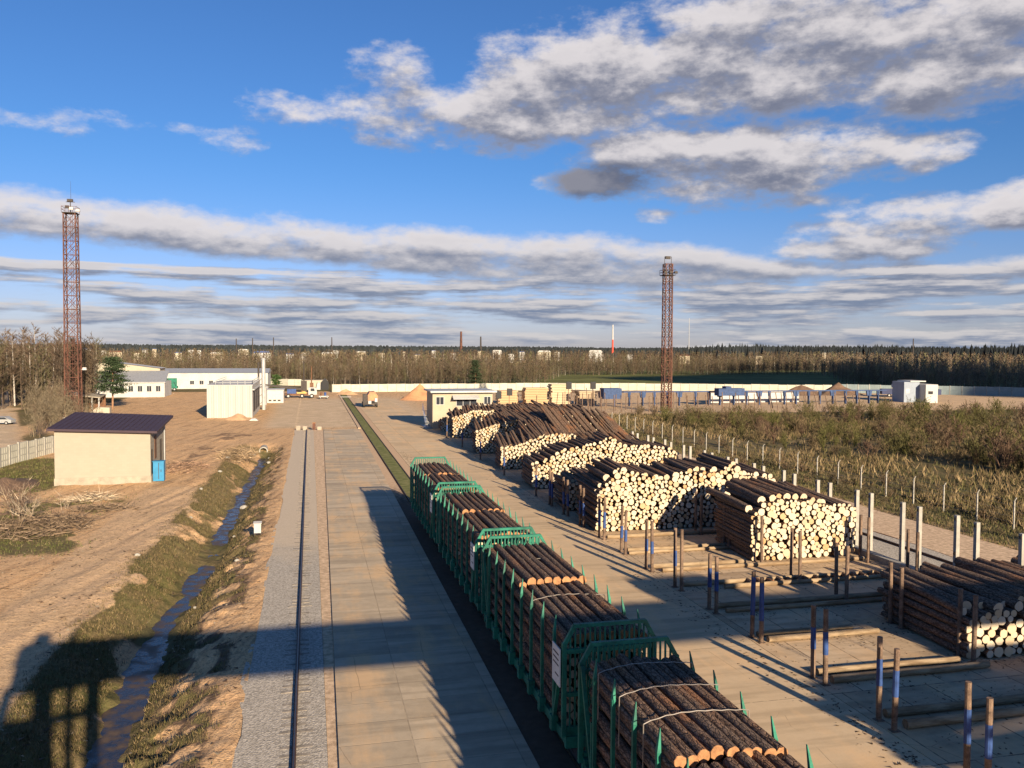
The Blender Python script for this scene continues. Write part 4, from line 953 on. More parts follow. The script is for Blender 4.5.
# sand heaps
def heap(name, x, y, rx, ry, h, m, lab, seed, kind=None, cat='heap'):
    n = 28; V = []; F = []; 
    for j in range(9):
        u = j/8
        for k in range(n):
            a = 2*PI*k/n; q = 1+.25*(float(vnoise(math.cos(a)*2+seed, math.sin(a)*2, seed))-.5); z = h*(1-u)**1.1*(1+.5*(float(vnoise(math.cos(a)*3*u+5, math.sin(a)*3*u, seed+3))-.5))
            V.append((math.cos(a)*rx*u*q, math.sin(a)*ry*u*q, z-.2*u))
    for j in range(8):
        for k in range(n): F.append((j*n+k, j*n+(k+1) % n, (j+1)*n+(k+1) % n, (j+1)*n+k))
    mb = MB(); mb.add(V, F); o = mb.build(name, M[m], smooth=False, loc=(x, y, tz(x, y))); tag(o, lab, cat); return o
M['orange_sand'] = mottled('orange_sand', (.44,.225,.11), .18, .6, .95, .3, col2=(.44,.23,.12), bd=.1)
M['brown_soil'] = mottled('brown_soil', (.14,.09,.06), .3, .5, .95, .4, bd=.1)
M['tan_soil'] = mottled('tan_soil', (.44,.28,.16), .2, .8, .95, .4, bd=.1)
heap('sand_heap', 29.2, 232, 6.2, 5, 4.0, 'orange_sand', 'pointed orange sand heap left of the site office', 3)
heap('sand_heap', 10.5, 259, 4.5, 3, 1.7, 'tan_soil', 'low sand mound at the far end of the grassed track', 4)
heap('soil_heap', -13.6, 171, 3.0, 2.4, 1.4, 'tan_soil', 'small mound of earth in front of the boiler house', 6)
heap('soil_heap', -29.5, 93, 3.6, 7, .9, 'brown_soil', 'low mound of dug soil by the left panel fence', 8)
heap('soil_heap', 151, 240, 8.5, 6, 3.0, 'brown_soil', 'left dark soil heap in front of the far boundary fence', 9)
heap('soil_heap', 163, 238, 8.5, 6, 3.4, 'brown_soil', 'right dark soil heap in front of the far boundary fence', 12)
heap('soil_heap', 84, 262, 22, 4, 1.0, 'brown_soil', 'long low strip of dark earth along the far fence', 15)

# white box on short legs on the ditch bank
t = empty('meter_box', (-3.9, 66.2, tz(-3.9,66.2))); tag(t, 'small white box on legs standing on the ditch bank', 'box')
mb = MB(); mb.box(-.25,.25,-.2,.2,.3,1.0); mb.build('body', M['white'], t)
mb = MB(); mb.add([(-.3,-.26,1.0),(.3,-.26,1.0),(.3,.26,1.08),(-.3,.26,1.08),(-.3,-.26,1.04),(.3,-.26,1.04),(.3,.26,1.12),(-.3,.26,1.12)], [(0,3,2,1),(4,5,6,7),(0,1,5,4),(1,2,6,5),(2,3,7,6),(3,0,4,7)]); mb.build('lid', M['white'], t)
for x in (-.24,.24):
    for y in (-.14,.14): mb = MB(); mb.bar((x,y,-.3),(x,y,.35),.05); mb.build('leg', M['steel_dark'], t)
# culvert pipe mouth
n = 20; mb = MB(); V = []; F = []
for yv, r_ in ((-1.2,.62),(1.5,.62),(1.5,.46),(-1.2,.46)):
    for k in range(n): V.append((math.cos(2*PI*k/n)*r_, yv, math.sin(2*PI*k/n)*r_))
for j in range(4):
    for k in range(n): F.append((j*n+k, j*n+(k+1) % n, ((j+1) % 4)*n+(k+1) % n, ((j+1) % 4)*n+k))
mb.add(V, F); t = mb.build('culvert_pipe', M['conc_post'], loc=(-6.5,126.2,-.75)); tag(t, 'round concrete culvert pipe opening at the head of the ditch', 'pipe')
mb = MB(); mb.tube((0,.3,0),(0,1.4,0),.46,.46,20); mb.build('opening', M['dark'], t)
# pale stones and slabs on the banks
r7 = random.Random(9)
ST = [(-6.2,84.5,.5),(-8.0,120,.4),(-5.2,112,.35),(-7.6,122,.35),(-5.5,121,.3),(-4.9,60,.22),(-11.3,60.5,.25),(-9.8,75,.22),(-10.5,88,.25),(-5.9,70,.18),(-9.9,100,.28),(-10.2,112,.35),(-6.6,52,.16)]
for k, (x, y, s) in enumerate(ST):
    V = []; n = 9
    for j, (zz, q) in enumerate(((-.3,.8),(0,1),(.35,.75),(.5,.3))):
        for i in range(n): a = 2*PI*i/n; rr = s*.6*q*r7.uniform(.8,1.2); V.append((math.cos(a)*rr*1.3, math.sin(a)*rr, zz*s))
    F = [(j*n+i, j*n+(i+1) % n, (j+1)*n+(i+1) % n, (j+1)*n+i) for j in range(3) for i in range(n)]+[tuple(3*n+i for i in range(n))]
    mb = MB(); mb.add(V, F); o = mb.build('stone', M['conc_post'], loc=(x, y, tz(x, y)+.05)); tag(o, 'largest pale stone, lying at the edge of the ditch water' if k == 0 else 'small pale stone scattered on the ditch banks', 'stone', None if k == 0 else 'pale stones on the ditch banks')
# track end stop with red mark
t = empty('buffer_block', (.6, 148.6, 0)); mb = MB(); mb.box(-.25,.25,-.3,.3,-.1,1.1); mb.build('block', M['rust'], t); mb = MB(); mb.box(-.26,.26,-.31,.31,1.1,1.2); mb.build('cap', M['orange_wood'], t); tag(t, 'small reddish end block where the crane rail stops', 'buffer stop')
for k, x in enumerate((-2.0,-.9,1.5)): mb = MB(); mb.box(x-.35,x+.35,147.9,148.3,-.1,.75-.1*k); tag(mb.build('concrete_block', M['foundation']), ['left','middle','right'][k]+' pale concrete block at the end of the crane rail', 'block')

# ------------------------------------------------------------------ far yard: brown posts and blue frames behind the brush
r8 = random.Random(5); k = 0
for row, (y0, x0, x1, dx) in enumerate(((178,57,128,2.35), (186,50,122,3.1))):
    x = x0
    while x < x1:
        h = r8.uniform(3.4,4.1); t = None; mb = MB(); mb.tube((x,y0+r8.uniform(-.5,.5)-(x-57)*.02,-.2),(x,y0,h),.12,.11,6)
        tag(mb.build('rack_post', M['rust_post']), 'thin brown rack post standing in the far yard near the right mast', 'post', 'brown rack posts in the far yard'); x += dx*r8.uniform(.6,1.3)
M['dull_blue'] = mottled('dull_blue', (.035,.065,.15), .3, 2, .7, .1)
t = empty('conveyor', (68.5, 196, 0)); tag(t, 'long blue conveyor frame on legs running behind the right mast', 'conveyor')
mb = MB(); mb.box(0,80,-.15,.15,3.35,3.6); mb.build('beam', M['dull_blue'], t)
mb = MB(); mb.box(0,80,.8,1.0,3.4,3.6); mb.build('beam', M['dull_blue'], t)
for j in range(23):
    x = j*3.55+r8.uniform(-.6,.6); mb = MB(); mb.box(x-.09,x+.09,-.35,.35,0,3.35); mb.prism([(x-.35,3.35),(x+.35,3.35),(x+.3,2.2),(x-.3,2.2)] if j % 3 else [(x-.8,3.35),(x+.8,3.35),(x+.6,2.1),(x-.6,2.1)], -.2, .2); mb.build('support', M['dull_blue'], t)
mb = MB(); mb.box(0,4.5,-1.5,1.5,2.1,4.6); tag(mb.build('drive_cabin', M['dull_blue'], loc=(68.0,193,0)), 'blue box cabin at the left end of the blue conveyor', 'cabin')
mb = MB(); mb.box(0,7.0,-1.2,1.2,2.6,4.4); mb.box(2,3.5,-1,1,4.4,4.9); tag(mb.build('drive_cabin', M['dull_blue'], loc=(98,193,0)), 'larger dark blue machine box on the conveyor right of the mast', 'machine')
mb = MB(); mb.box(0,26,0,2,0,2.6); tag(mb.build('sorting_table', M['galv'], loc=(103,206,-.1)), 'long pale sorting table behind the blue conveyor', 'table')
# stacked pale sawn timber and black bins behind the logs
for j, (x, y, w, h) in enumerate(((52.5,206,6,4.2),(59.5,207,5,5.2),(66.2,205,4.6,3.6),(46.5,210,5,3.4))):
    mb = MB(); nn = int(h/.42)
    for q in range(nn):
        a = r8.uniform(-.3,.3); mb.box(a, w+a+r8.uniform(-.4,.3), 0, 3.5, q*.42, q*.42+.34); 
    for q in range(nn-1): 
        for xx in (.6, w/2, w-.6): mb.box(xx-.05, xx+.05, .1, 3.4, q*.42+.34, q*.42+.42)
    tag(mb.build('timber_stack', M['cut_wood'], loc=(x, y, 0)), ['second from left','tallest','rightmost','leftmost'][j]+' pale sawn timber stack showing behind the bark logs', 'timber stack', 'sawn timber stacks')
for j, (x, y, z) in enumerate(((60.2,196,4.3),(66.0,195,4.3),(41.5,190,2.5),(45.5,196,2.8))):
    t = empty('lamp_cabinet', (x, y, 0)); mb = MB(); mb.bar((.5,.4,-.1),(.5,.4,z),.14); mb.build('stand', M['rust_post'], t); mb = MB(); mb.box(0,1.2,0,.8,z,z+1.7); mb.build('box', M['dark'], t); tag(t, ['left','right','lowest leftmost','second from the left'][j]+' black box on a stand above the far end of the logs', 'box', 'black boxes on stands')
for j in range(9):
    x = 55+j*1.75; mb = MB(); mb.tube((x,192+r8.uniform(-2,2),-.1),(x,192,4.2+r8.uniform(-.6,.6)),.09,n=6); tag(mb.build('rack_post', M['rust_post']), 'thin pole in front of the sawn timber behind the log bank', 'post', 'thin poles before the sawn timber')
# red-and-white vehicle far right
t = empty('timber_truck', (176, 222, 0), R(-20)); tag(t, 'dark blue vehicle with a red centre and white panels at the far right', 'truck')
mb = MB(); mb.box(-8,9,-1.2,1.2,.8,2.4); mb.build('body', mottled('navy', (.02,.03,.09), .2, 1, .5, .1), t)
M['red_paint'] = mottled('red_paint', (.65,.07,.04), .1, 1, .5, .05)
mb = MB(); mb.tube((0,-1.5,3.2),(0,1.0,3.2),1.15,1.15,14); mb.build('red_drum', M['red_paint'], t)
for s in (-1,1): mb = MB(); mb.prism([(s*1.3,2.7),(s*4.8,2.9),(s*4.8,3.9),(s*1.3,3.9)][::s], -1.3, .6); mb.build('white_panel', M['white'], t)
mb = MB(); mb.box(2.5,4.6,-3.2,-2.2,0,1.6); tag(mb.build('white_crate', M['white'], loc=(176,222,0)), 'small white crate in front of the far red and blue vehicle', 'crate')
for x in (-6,-4,3,6): wheel(t, x, -1.2, .5, .4)

# ------------------------------------------------------------------ horizon: chimneys, masts, town
def chimney(x, y, h, r, m, lab, m2=None, name='chimney'):
    z = tz(x, y)-1; mb = MB(); mb.tube((0,0,0),(0,0,h*.55),r,r*.85,12); mb.build; t = empty(name, (x,y,z)); tag(t, lab, 'chimney' if name == 'chimney' else 'mast'); mb.build('shaft', M[m], t)
    mb = MB(); mb.tube((0,0,h*.55),(0,0,h),r*.85,r*.65,12); mb.build('upper_shaft', M[m2 or m], t)
def far(px_az, d): a = R(px_az); return d*math.sin(a), d*math.cos(a)
x, y = far(9.93, 1500); chimney(x, y, 44, 2.6, 'rust', 'tall reddish chimney on the horizon left of centre, the bigger of two')
x, y = far(11.25, 1560); chimney(x, y, 36, 1.9, 'steel_dark', 'thin dark chimney on the horizon, right of the reddish one')
x, y = far(20.1, 1400); chimney(x, y, 54, 1.6, 'red_paint', 'red and white striped mast on the horizon right of centre', 'white', 'radio_mast')
x, y = far(25.1, 1700); chimney(x, y, 75, .7, 'galv', 'hairline radio mast on the horizon right of the lattice mast', None, 'radio_mast')
for k, az in enumerate((-4.6, -3.6, -2.3, 1.4, 38.6)):
    x, y = far(az, 1200); chimney(x, y, 26+k, .9, 'steel_dark', 'small dark horizon mast, '+['first','second','third','fourth','last far right'][k]+' from the left', None, 'radio_mast')
r9 = random.Random(8); roofs = ['rust','galv','white','cream','blue_paint']
def house(az, d, w, h, m, rm, lab, yz=0):
    x, y = far(az, d); t = empty('town_house', (x, y, tz(x, y)+yz-.4), R(-az)); tag(t, lab, 'house', 'pale houses of the distant town')
    mb = MB(); mb.box(-w/2,w/2,0,w*.5,-6,h); mb.build('wall', M[m], t); mb = MB(); mb.prism([(-w/2-.4,h),(w/2+.4,h),(w/2-w*.12,h+w*.11),(-w/2+w*.12,h+w*.11)], -.4, w*.5+.4); mb.build('roof', M[rm], t)
band = [(-13.2,-8,'left of the plum-roofed building, above the woods'),(-8,-1,'above the boiler house'),(-1,8,'above the middle woods'),(8,16,'near the horizon chimneys'),(16,23,'near the striped mast'),(23,34,'right of the lattice mast')]
for a0, a1, w_ in band:
    for k in range(7 if a1 < 23 else 3):
        az = a0+(a1-a0)*(k+r9.random())/(7 if a1 < 23 else 3); d = r9.uniform(780, 1150); big = r9.random() < .35
        wd = r9.uniform(9,17) if big else r9.uniform(4,7)
        house(az, d, wd, r9.uniform(3.5,5) if big else r9.uniform(3,4.5), r9.choice(['cream','white','white','tan_wall']), r9.choice(roofs), f'small pale distant house {w_}', 4.2+(d-780)*.007)
house(19.0, 900, 15, 4.5, 'white', 'white', 'white domed hall standing out beside the striped mast', 4)
# ------------------------------------------------------------------ vegetation
def tri_mesh(name, T, Cc, m=None, parent=None):
    "T (n,3,3) triangles, Cc (n,3) colours"
    V = T.reshape(-1, 3); F = np.arange(len(V)).reshape(-1, 3)
    return mesh_np(name, V, F, m or M['veg'], parent, attrs={'col': ('COLOR', np.repeat(Cc, 3, axis=0))})
def twig_tris(P, D, L, w, rs_):
    "thin triangles from P along D (unit) of length L and base width w"
    side = np.cross(D, rs_.randn(*D.shape)); side /= np.linalg.norm(side, axis=1, keepdims=True)+1e-9
    a = P+side*(w/2)[:, None]; b = P-side*(w/2)[:, None]; return np.stack([a, b, P+D*L[:, None]], 1)
def bare_tree(seed, h, nb, nt, spread=.28, z0=.25, tr=.16, tw=.05, bw=.09, up=.9, stems=1, lean=.06):
    "returns trunk tris and twig tris of a leafless tree or shrub"
    q = np.random.RandomState(seed); tt = []; B = []; BD = []; BL = []
    for s in range(stems):
        base = q.uniform(-1, 1, 2)*(.12*h*spread*2 if stems > 1 else 0); ln = q.uniform(-1, 1, 2)*(lean if stems == 1 else .35*spread*2)
        top = np.array([base[0]+ln[0]*h, base[1]+ln[1]*h, h*(q.uniform(.65, 1.) if stems > 1 else 1)]); b0 = np.array([*base, -.3])
        d = top-b0
        for k in range(2):
            a = q.uniform(0, PI); sd = np.array([math.cos(a), math.sin(a), 0])*tr; tt.append([b0+sd, b0-sd, top])
        n = nb//stems; u = q.uniform(z0, 1, n)**.85; P = b0+d*u[:, None]; ang = q.uniform(0, 2*PI, n)
        D = np.stack([np.cos(ang), np.sin(ang), q.uniform(.35, 1.1, n)*up*1.4], 1); D /= np.linalg.norm(D, axis=1, keepdims=True)
        L = h*spread*(1.15-u*.75)*q.uniform(.6, 1.2, n); B.append(P); BD.append(D); BL.append(L)
    B = np.vstack(B); BD = np.vstack(BD); BL = np.concatenate(BL)
    T1 = twig_tris(B, BD, BL, np.full(len(B), bw), q)
    k = q.randint(0, len(B), nt); u = q.uniform(.15, 1, nt); P = B[k]+BD[k]*(BL[k]*u)[:, None]
    D = BD[k]+q.randn(nt, 3)*.45; D[:, 2] += .25*up; D /= np.linalg.norm(D, axis=1, keepdims=True)
    T2 = twig_tris(P, D, BL[k]*q.uniform(.3, .7, nt), np.full(nt, tw), q)
    return np.array(tt), np.concatenate([T1, T2])
def place(T, x, y, z, a, s):
    c, n = math.cos(a), math.sin(a); Rm = np.array([[c, n, 0], [-n, c, 0], [0, 0, 1]]); return (T@Rm)*s+np.array([x, y, z])
BROWN = np.array([[.105,.080,.056],[.09,.066,.048],[.122,.098,.064],[.085,.069,.05],[.105,.098,.052],[.125,.088,.055]])
def wood(name, spots, protos, label, trunkc=(.16,.12,.09), cat='wood', pal=BROWN, birch=.05):
    "one far-off wood that reads as a mass"
    Ts = []; Cs = []
    for (x, y, s) in spots:
        tt, tw = protos[rs.randint(len(protos))]; z = tz(x, y); a = rs.uniform(0, 6.28)
        c = pal[rs.randint(len(pal))]*rs.uniform(.75, 1.25)*(1+.8*float(sm(31, 35, az_of(x, y)))*(y < 800)); tc = np.array([.40,.37,.32]) if rs.rand() < birch else np.array(trunkc)*rs.uniform(.5, 1.)  # far-right trees brightened in colour to offset the cloud's shade
        Ts += [place(tt, x, y, z, a, s), place(tw, x, y, z, a, s)]; Cs += [np.tile(tc, (len(tt), 1)), c*rs.uniform(.8, 1.2, (len(tw), 1))]
    tag(tri_mesh(name, np.concatenate(Ts), np.concatenate(Cs)), label, cat, kind='stuff')
wp = [bare_tree(s, 12.5, 34, 120, .26, .10, .11, .12, .17) for s in range(10)]
wl_ = [bare_tree(s+50, 12, 16, 26, .28, .15, .3, .34, .45) for s in range(6)]
def az_of(x, y): return math.degrees(math.atan2(x, y))
spots = []
def front(az):     # distance (Y) where the wood starts
    return float(np.interp(az, [-20,-13,-8,4,13,15.5,17,33,35,38,46], [330,345,352,318,318,330,425,430,300,262,235]))
for k in range(5200):
    az = rs.uniform(-19, 46); yf = front(az); dpt = 4+abs(rs.randn())*42; y = yf+dpt; x = y*math.tan(R(az)); hs = float(np.interp(az, [-19,-12,-5,14,18,34,40,46], [.82,.70,.66,.66,.70,.72,.74,.68]))
    if rs.rand() > (.62 if az > 34 else .55)+.3*math.exp(-dpt/15): continue
    spots.append((x, y, hs*rs.uniform(.7, 1.12)*(1 if dpt > 12 else .85)))
print('wood trees', len(spots))
wood('woodland', spots, wp, 'broad brown belt of bare woodland beyond the cream boundary fence')
spots = []
for k in range(3600):
    az = rs.uniform(-19, 46); y = front(az)+rs.uniform(90, 700)**1.0; x = y*math.tan(R(az)); 
    spots.append((x, y, rs.uniform(.7, 1.05)))
wood('woodland', spots, wl_, 'paler scattered woods further out toward the town', pal=BROWN*1.05)
# dark conifer ridge on the horizon
T = []; Cc = []
for k in range(9000):
    az = rs.uniform(-20, 46); d = rs.uniform(1300, 4200); x = d*math.sin(R(az)); y = d*math.cos(R(az)); z = 0
    h = rs.uniform(10, 15)*(.8+.5*float(vnoise(az*.25, d*.002, 7)))*(1+.45*float(sm(22, 30, az))); 
    if az < 24 and rs.rand() < .35: continue
    w = rs.uniform(5, 13)*(d/2500); z = float(np.interp(y, [500,1500,4000,9000],[0,1,9,16]))
    sx = np.array([math.cos(R(az)), -math.sin(R(az)), 0]); b = np.array([x, y, z]); dp = np.array([math.sin(R(az)), math.cos(R(az)), 0])*w*.5
    T += [[b-sx*w, b+sx*w, b+np.array([0,0,h])], [b-dp, b+dp, b+np.array([0,0,h*.95])]]; c = np.array([.026,.031,.034])*rs.uniform(.7, 1.5); Cc += [c, c]
tag(tri_mesh('conifer_forest', np.array(T), np.array(Cc)), 'dark conifer forest along the horizon', 'forest', kind='stuff')

# individual trees on the left: birches, pine, spruce
def tree_thing(name, label, x, y, h, seed, nb=46, nt=420, spread=.2, bark='birch', col=(.20,.13,.09), tw=.045, group=None, stems=1, tr=None, up=.9, z0=.3):
    tt, tw_ = bare_tree(seed, h, nb, nt, spread, z0, .16, tw, tw*2.0, up=up)
    t = empty(name, (x, y, tz(x, y)-.05)); tag(t, label, 'tree', group); r5 = random.Random(seed)
    mb = MB(); ln = tt[0][2]; r0 = tr or h*.012; mb.tube((0,0,-.2),(ln[0]*.5,ln[1]*.5,h*.5),r0,r0*.62,7,cap=False); mb.tube((ln[0]*.5,ln[1]*.5,h*.5),tuple(ln),r0*.62,.015,7,cap=False); mb.build('trunk', M[bark], t)
    tri_mesh('crown', tw_, np.array(col)*np.random.RandomState(seed).uniform(.7, 1.3, (len(tw_), 1)), parent=t); return t
BX = [(-17.3,250,17.5),(-16.6,262,18.6),(-15.9,248,19),(-15.4,270,17),(-14.9,255,18.5),(-16.2,235,16),(-17.0,228,16.5),(-14.5,246,17),(-14.0,262,16.5),(-13.6,250,14.5),(-15.1,238,14)]
for k, (az, d, h) in enumerate(BX):
    x = d*math.sin(R(az)); y = d*math.cos(R(az)); tree_thing('birch_tree', 'tall bare pale birch, '+['first','second','third','fourth','fifth','sixth','seventh','eighth','ninth','tenth','eleventh'][[0,3,4,6,8,2,1,9,7,10,5][k]]+' from the left at the left horizon' if k != 5 else 'slim bare birch in front of the others left of the lattice mast', x, y, h, 300+k, 70, 1000, .2, 'birch', (.13,.095,.07), .08, 'birches at the left')
spots = []
for k in range(420):
    az = rs.uniform(-19.5, -12.6); d = rs.uniform(215, 330); spots.append((d*math.sin(R(az)), d*math.cos(R(az)), rs.uniform(.72, 1.15)))
wood('woodland', spots, [bare_tree(s+90, 14, 34, 130, .22, .15, .14, .1, .16) for s in range(6)], 'taller reddish bare woods at the far left behind the mast', pal=BROWN*.85, birch=.14)
# pine with foliage pads
def conifer(name, label, x, y, h, w, seed, col, pads, flat, z0, tb=.2):
    q = np.random.RandomState(seed); T = []; Cc = []; t = empty(name, (x, y, tz(x, y)-.05)); tag(t, label, 'tree')
    mb = MB(); mb.tube((0,0,-.2),(.15,0,h*.55),tb,tb*.7,8,cap=False); mb.tube((.15,0,h*.55),(0,.1,h*.97),tb*.7,.04,8,cap=False)
    L = MB()
    for k in range(pads):
        u = (k+.5)/pads; z = h*(z0+(1-z0)*u); rad = w/2*((1-u)**.8*.95+.12)*(.75+.25*min(1,u*6))*q.uniform(.55, 1.15) if flat else w/2*(1-u)*q.uniform(.8, 1.1)+.15
        a = q.uniform(0, 2*PI); c = np.array([math.cos(a)*rad*.62, math.sin(a)*rad*.62, z]); L.tube((.1,0,z-.4),tuple(c),.06,.03,5,cap=False)
        n = 150; pts = c+q.randn(n, 3)*np.array([.72,.72,.17])*(w/8.5 if flat else w/6); D = q.randn(n, 3); D[:, 2] = abs(D[:, 2])*.6; D /= np.linalg.norm(D, axis=1, keepdims=True)
        T.append(twig_tris(pts, D, q.uniform(.28, .6, n), np.full(n, .2), q)); Cc.append(np.array(col)*q.uniform(.55, 1.5, (n, 1)))
    mb.build('trunk', mottled('pine_bark', (.26,.15,.09), .25, 3, .9, .3), t); L.build('limbs', M['rust_brown'], t); tri_mesh('crown', np.concatenate(T), np.concatenate(Cc), parent=t)
conifer('pine_tree', 'dark green pine with a bare lower trunk in front of the white workshop', -43.2, 206, 11.5, 9.4, 5, (.04,.06,.03), 40, True, .32, .22)
conifer('spruce_tree', 'small dark spruce among the birches at the left', -91, 300, 10.5, 6.5, 6, (.022,.04,.022), 46, False, .05)
conifer('pine_tree', 'small bright green pine between the boiler house and the mobile crane', -9.5, 258, 5.9, 4.6, 7, (.06,.10,.035), 26, True, .12, .14)
conifer('spruce_tree', 'dark spruce in the bare woods behind the site office roof', 62, 322, 9.5, 6.5, 8, (.04,.055,.03), 30, False, .08)

# thickets and shrubs (individual, sharing a few meshes)
shr = []
def shrub_proto(seed, h, nb, nt, spread, stems, col, tw, bark='veg'):
    tt, tw_ = bare_tree(seed, h, nb, nt, spread, .12, .05, tw, tw*1.6, up=1.1, stems=stems)
    T = np.concatenate([tt, tw_]); q = np.random.RandomState(seed)
    o = tri_mesh('shrub', T, np.array(col)*q.uniform(.6, 1.35, (len(T), 1))); return o
def scatter_shrubs(protos, spots, name, labels, group, cat='bush'):
    for k, (x, y, s) in enumerate(spots):
        p = protos[k % len(protos)]; o = bpy.data.objects.new(name, p.data); C.objects.link(o); o.location = (x, y, tz(x, y)); o.rotation_euler = (0, 0, rnd.uniform(0, 6.28)); o.scale = (s*rnd.uniform(.9,1.2), s*rnd.uniform(.9,1.2), s*rnd.uniform(.85, 1.1))
        tag(o, labels(x, y) if callable(labels) else labels, cat, group)
    for p in protos: bpy.data.objects.remove(p)
pal_s = [(.135,.10,.062),(.115,.105,.045),(.16,.12,.07),(.105,.095,.042),(.13,.085,.06),(.12,.115,.042)]  # bush tones darkened to stand for cloud shade on the field
protos = [shrub_proto(400+k, 3.4, 60, 560, .42, 9, pal_s[k], .045) for k in range(6)]
spots = []
tries = 0
while len(spots) < 290 and tries < 9000:
    tries += 1; az = rs.uniform(20, 45.5); d = rs.uniform(88, 205); x = d*math.sin(R(az)); y = d*math.cos(R(az))
    if x < 66 or y > 171 or (x < 78 and y < 95): continue
    g = fbm(x*.03, y*.03, 77, 3)
    near = float(np.interp(az, [20,30,38,46], [128,125,112,98]))
    if d < near-18+46*(g-.5): continue
    if g < .42 and rs.rand() < .6: continue
    if math.hypot(x-77.6, y-177) < 12: continue
    spots.append((x, y, rs.uniform(.5, 1.2)*(1.15 if g > .58 else .85)*(1+.35*float(sm(34, 40, az)))))
def lab_b(x, y):
    az = az_of(x, y); d = math.hypot(x, y)
    s = 'at the right edge of the field' if az > 40 else 'in front of the white kiosk building' if az > 34 else 'in the middle of the field' if az > 28 else 'near the right lattice mast'
    c = 'nearer' if d < 135 else 'middle' if d < 165 else 'farther'
    return f'bare willow bush of the {c} row {s}'
scatter_shrubs(protos, spots, 'willow_bush', lab_b, 'willow bushes in the rough field')
# low dark weeds between the outer fence and the reeds
protos = [shrub_proto(430+k, 1.3, 40, 260, .55, 7, [(.12,.095,.06),(.10,.085,.05),(.17,.12,.075)][k], .03) for k in range(3)]
spots = [(rs.uniform(49, 60), rs.uniform(50, 140), rs.uniform(.5, 1.1)) for k in range(120)]
scatter_shrubs(protos, spots, 'weed_clump', lambda x, y: 'low dark weed clump along the outer wire fence'+(', near part' if y < 80 else ', middle part' if y < 110 else ', far part'), 'weed clumps along the wire fence')
# left thicket
protos = [shrub_proto(460+k, 6.0, 60, 480, .26, 7, [(.17,.14,.095),(.145,.118,.082),(.155,.115,.082)][k], .045) for k in range(3)]
spots = []
while len(spots) < 64:
    x = rs.uniform(-72, -37.5); y = rs.uniform(128, 215)
    if abs(x-float(np.interp(y, [125,140,169,220,337,400], [-38,-47,-56,-72,-106,-120]))) < 6.5: continue
    if az_of(x, y) > -12.6 or az_of(x, y) < -20: continue
    if math.hypot(x+53.6, y-168) < 9: continue
    spots.append((x, y, rs.uniform(.55, 1.25)))
scatter_shrubs(protos, spots, 'bare_shrub', lambda x, y: 'bare sapling shrub in the thicket '+('just behind the panel fence' if y < 160 else 'around the foot of the left mast'), 'bare saplings left of the mast')
protos = [shrub_proto(470+k, 3.2, 34, 150, .5, 5, [(.33,.27,.20),(.16,.11,.08)][k], .035) for k in range(2)]
scatter_shrubs(protos, [(-24.0,78,1.),(-23.0,75.5,1.15),(-21.8,73.2,.9),(-24.6,81.5,.8),(-20.5,79.2,.55),(-27,86,.6)], 'bare_shrub', 'dry pale shrub with spindly stems at the left edge below the cream building', 'dry shrubs at the left edge')
# brush piles
def brush(x, y, rx, ry, h, n, seed, label, col=(.13,.095,.065)):
    q = np.random.RandomState(seed); a = q.uniform(0, 2*PI, n); r_ = np.sqrt(q.uniform(0, 1, n)); P = np.stack([np.cos(a)*r_*rx, np.sin(a)*r_*ry, h*(1-r_)*q.uniform(.1, 1, n)], 1)
    D = q.randn(n, 3); D[:, 2] *= .3; D /= np.linalg.norm(D, axis=1, keepdims=True); T = twig_tris(P, D, q.uniform(.6, 2.0, n), q.uniform(.03, .09, n), q)
    o = tri_mesh('brush_pile', T, np.array(col)*q.uniform(.5, 2.2, (n, 1))); o.location = (x, y, tz(x, y)+.02); tag(o, label, 'brush pile')
brush(-20.5, 71.5, 4.2, 4.6, 1.0, 1500, 1, 'large dark heap of cut branches at the left edge')
brush(-17.2, 78.5, 2.6, 1.3, .35, 420, 2, 'flat scatter of dark branches right of the large branch heap')
brush(-19.5, 84.0, 2.2, 1.4, .9, 300, 3, 'pale tangle of branches just below the cream building', (.30,.24,.17))
brush(-14.5, 104.0, 3.0, 5.0, .4, 420, 4, 'thin scatter of roots and sticks right of the cream building', (.20,.13,.09))
brush(-9.2, 116.0, 2.4, 7.5, .9, 900, 5, 'brown dead scrub on the left bank at the head of the ditch', (.22,.16,.10))

# grass on the ditch banks (stuff)
def grass(name, label, pts, hmin, hmax, wmin, pal, blades=4):
    n = len(pts); P = np.repeat(pts, blades, axis=0); m_ = len(P); P = P+rs.uniform(-.12, .12, (m_, 3))*np.array([1,1,0]); D = rs.randn(m_, 3)*.42; D[:, 2] = 1; D /= np.linalg.norm(D, axis=1, keepdims=True)
    L = rs.uniform(hmin, hmax, m_); T = twig_tris(P-np.array([0,0,.03]), D, L, L*.12+wmin, rs); ci = np.repeat(rs.randint(0, len(pal), n), blades); c = np.array(pal)[ci]*rs.uniform(.65, 1.35, (m_, 1))
    tag(tri_mesh(name, T, c), label, 'grass', kind='stuff')
N = 120000; x = rs.uniform(-14, -2.6, N); y = 22+(rs.uniform(0, 1, N)**1.5)*108; zc_ = zones(x, y); w = np.linalg.norm(zc_[:, :1], axis=1)
keep = (rs.rand(N) < w**1.3*.75) & (np.abs(x-ditch_x(y)) > .95); x = x[keep]; y = y[keep]; P = np.stack([x, y, terrain(x, y)], 1); print('grass', len(P))
grass('bank_grass', 'tufts of dry and green grass on the ditch banks', P, .08, .25, .008, [(.11,.09,.042),(.16,.12,.065),(.085,.08,.032),(.20,.15,.08),(.12,.09,.048)], 3)
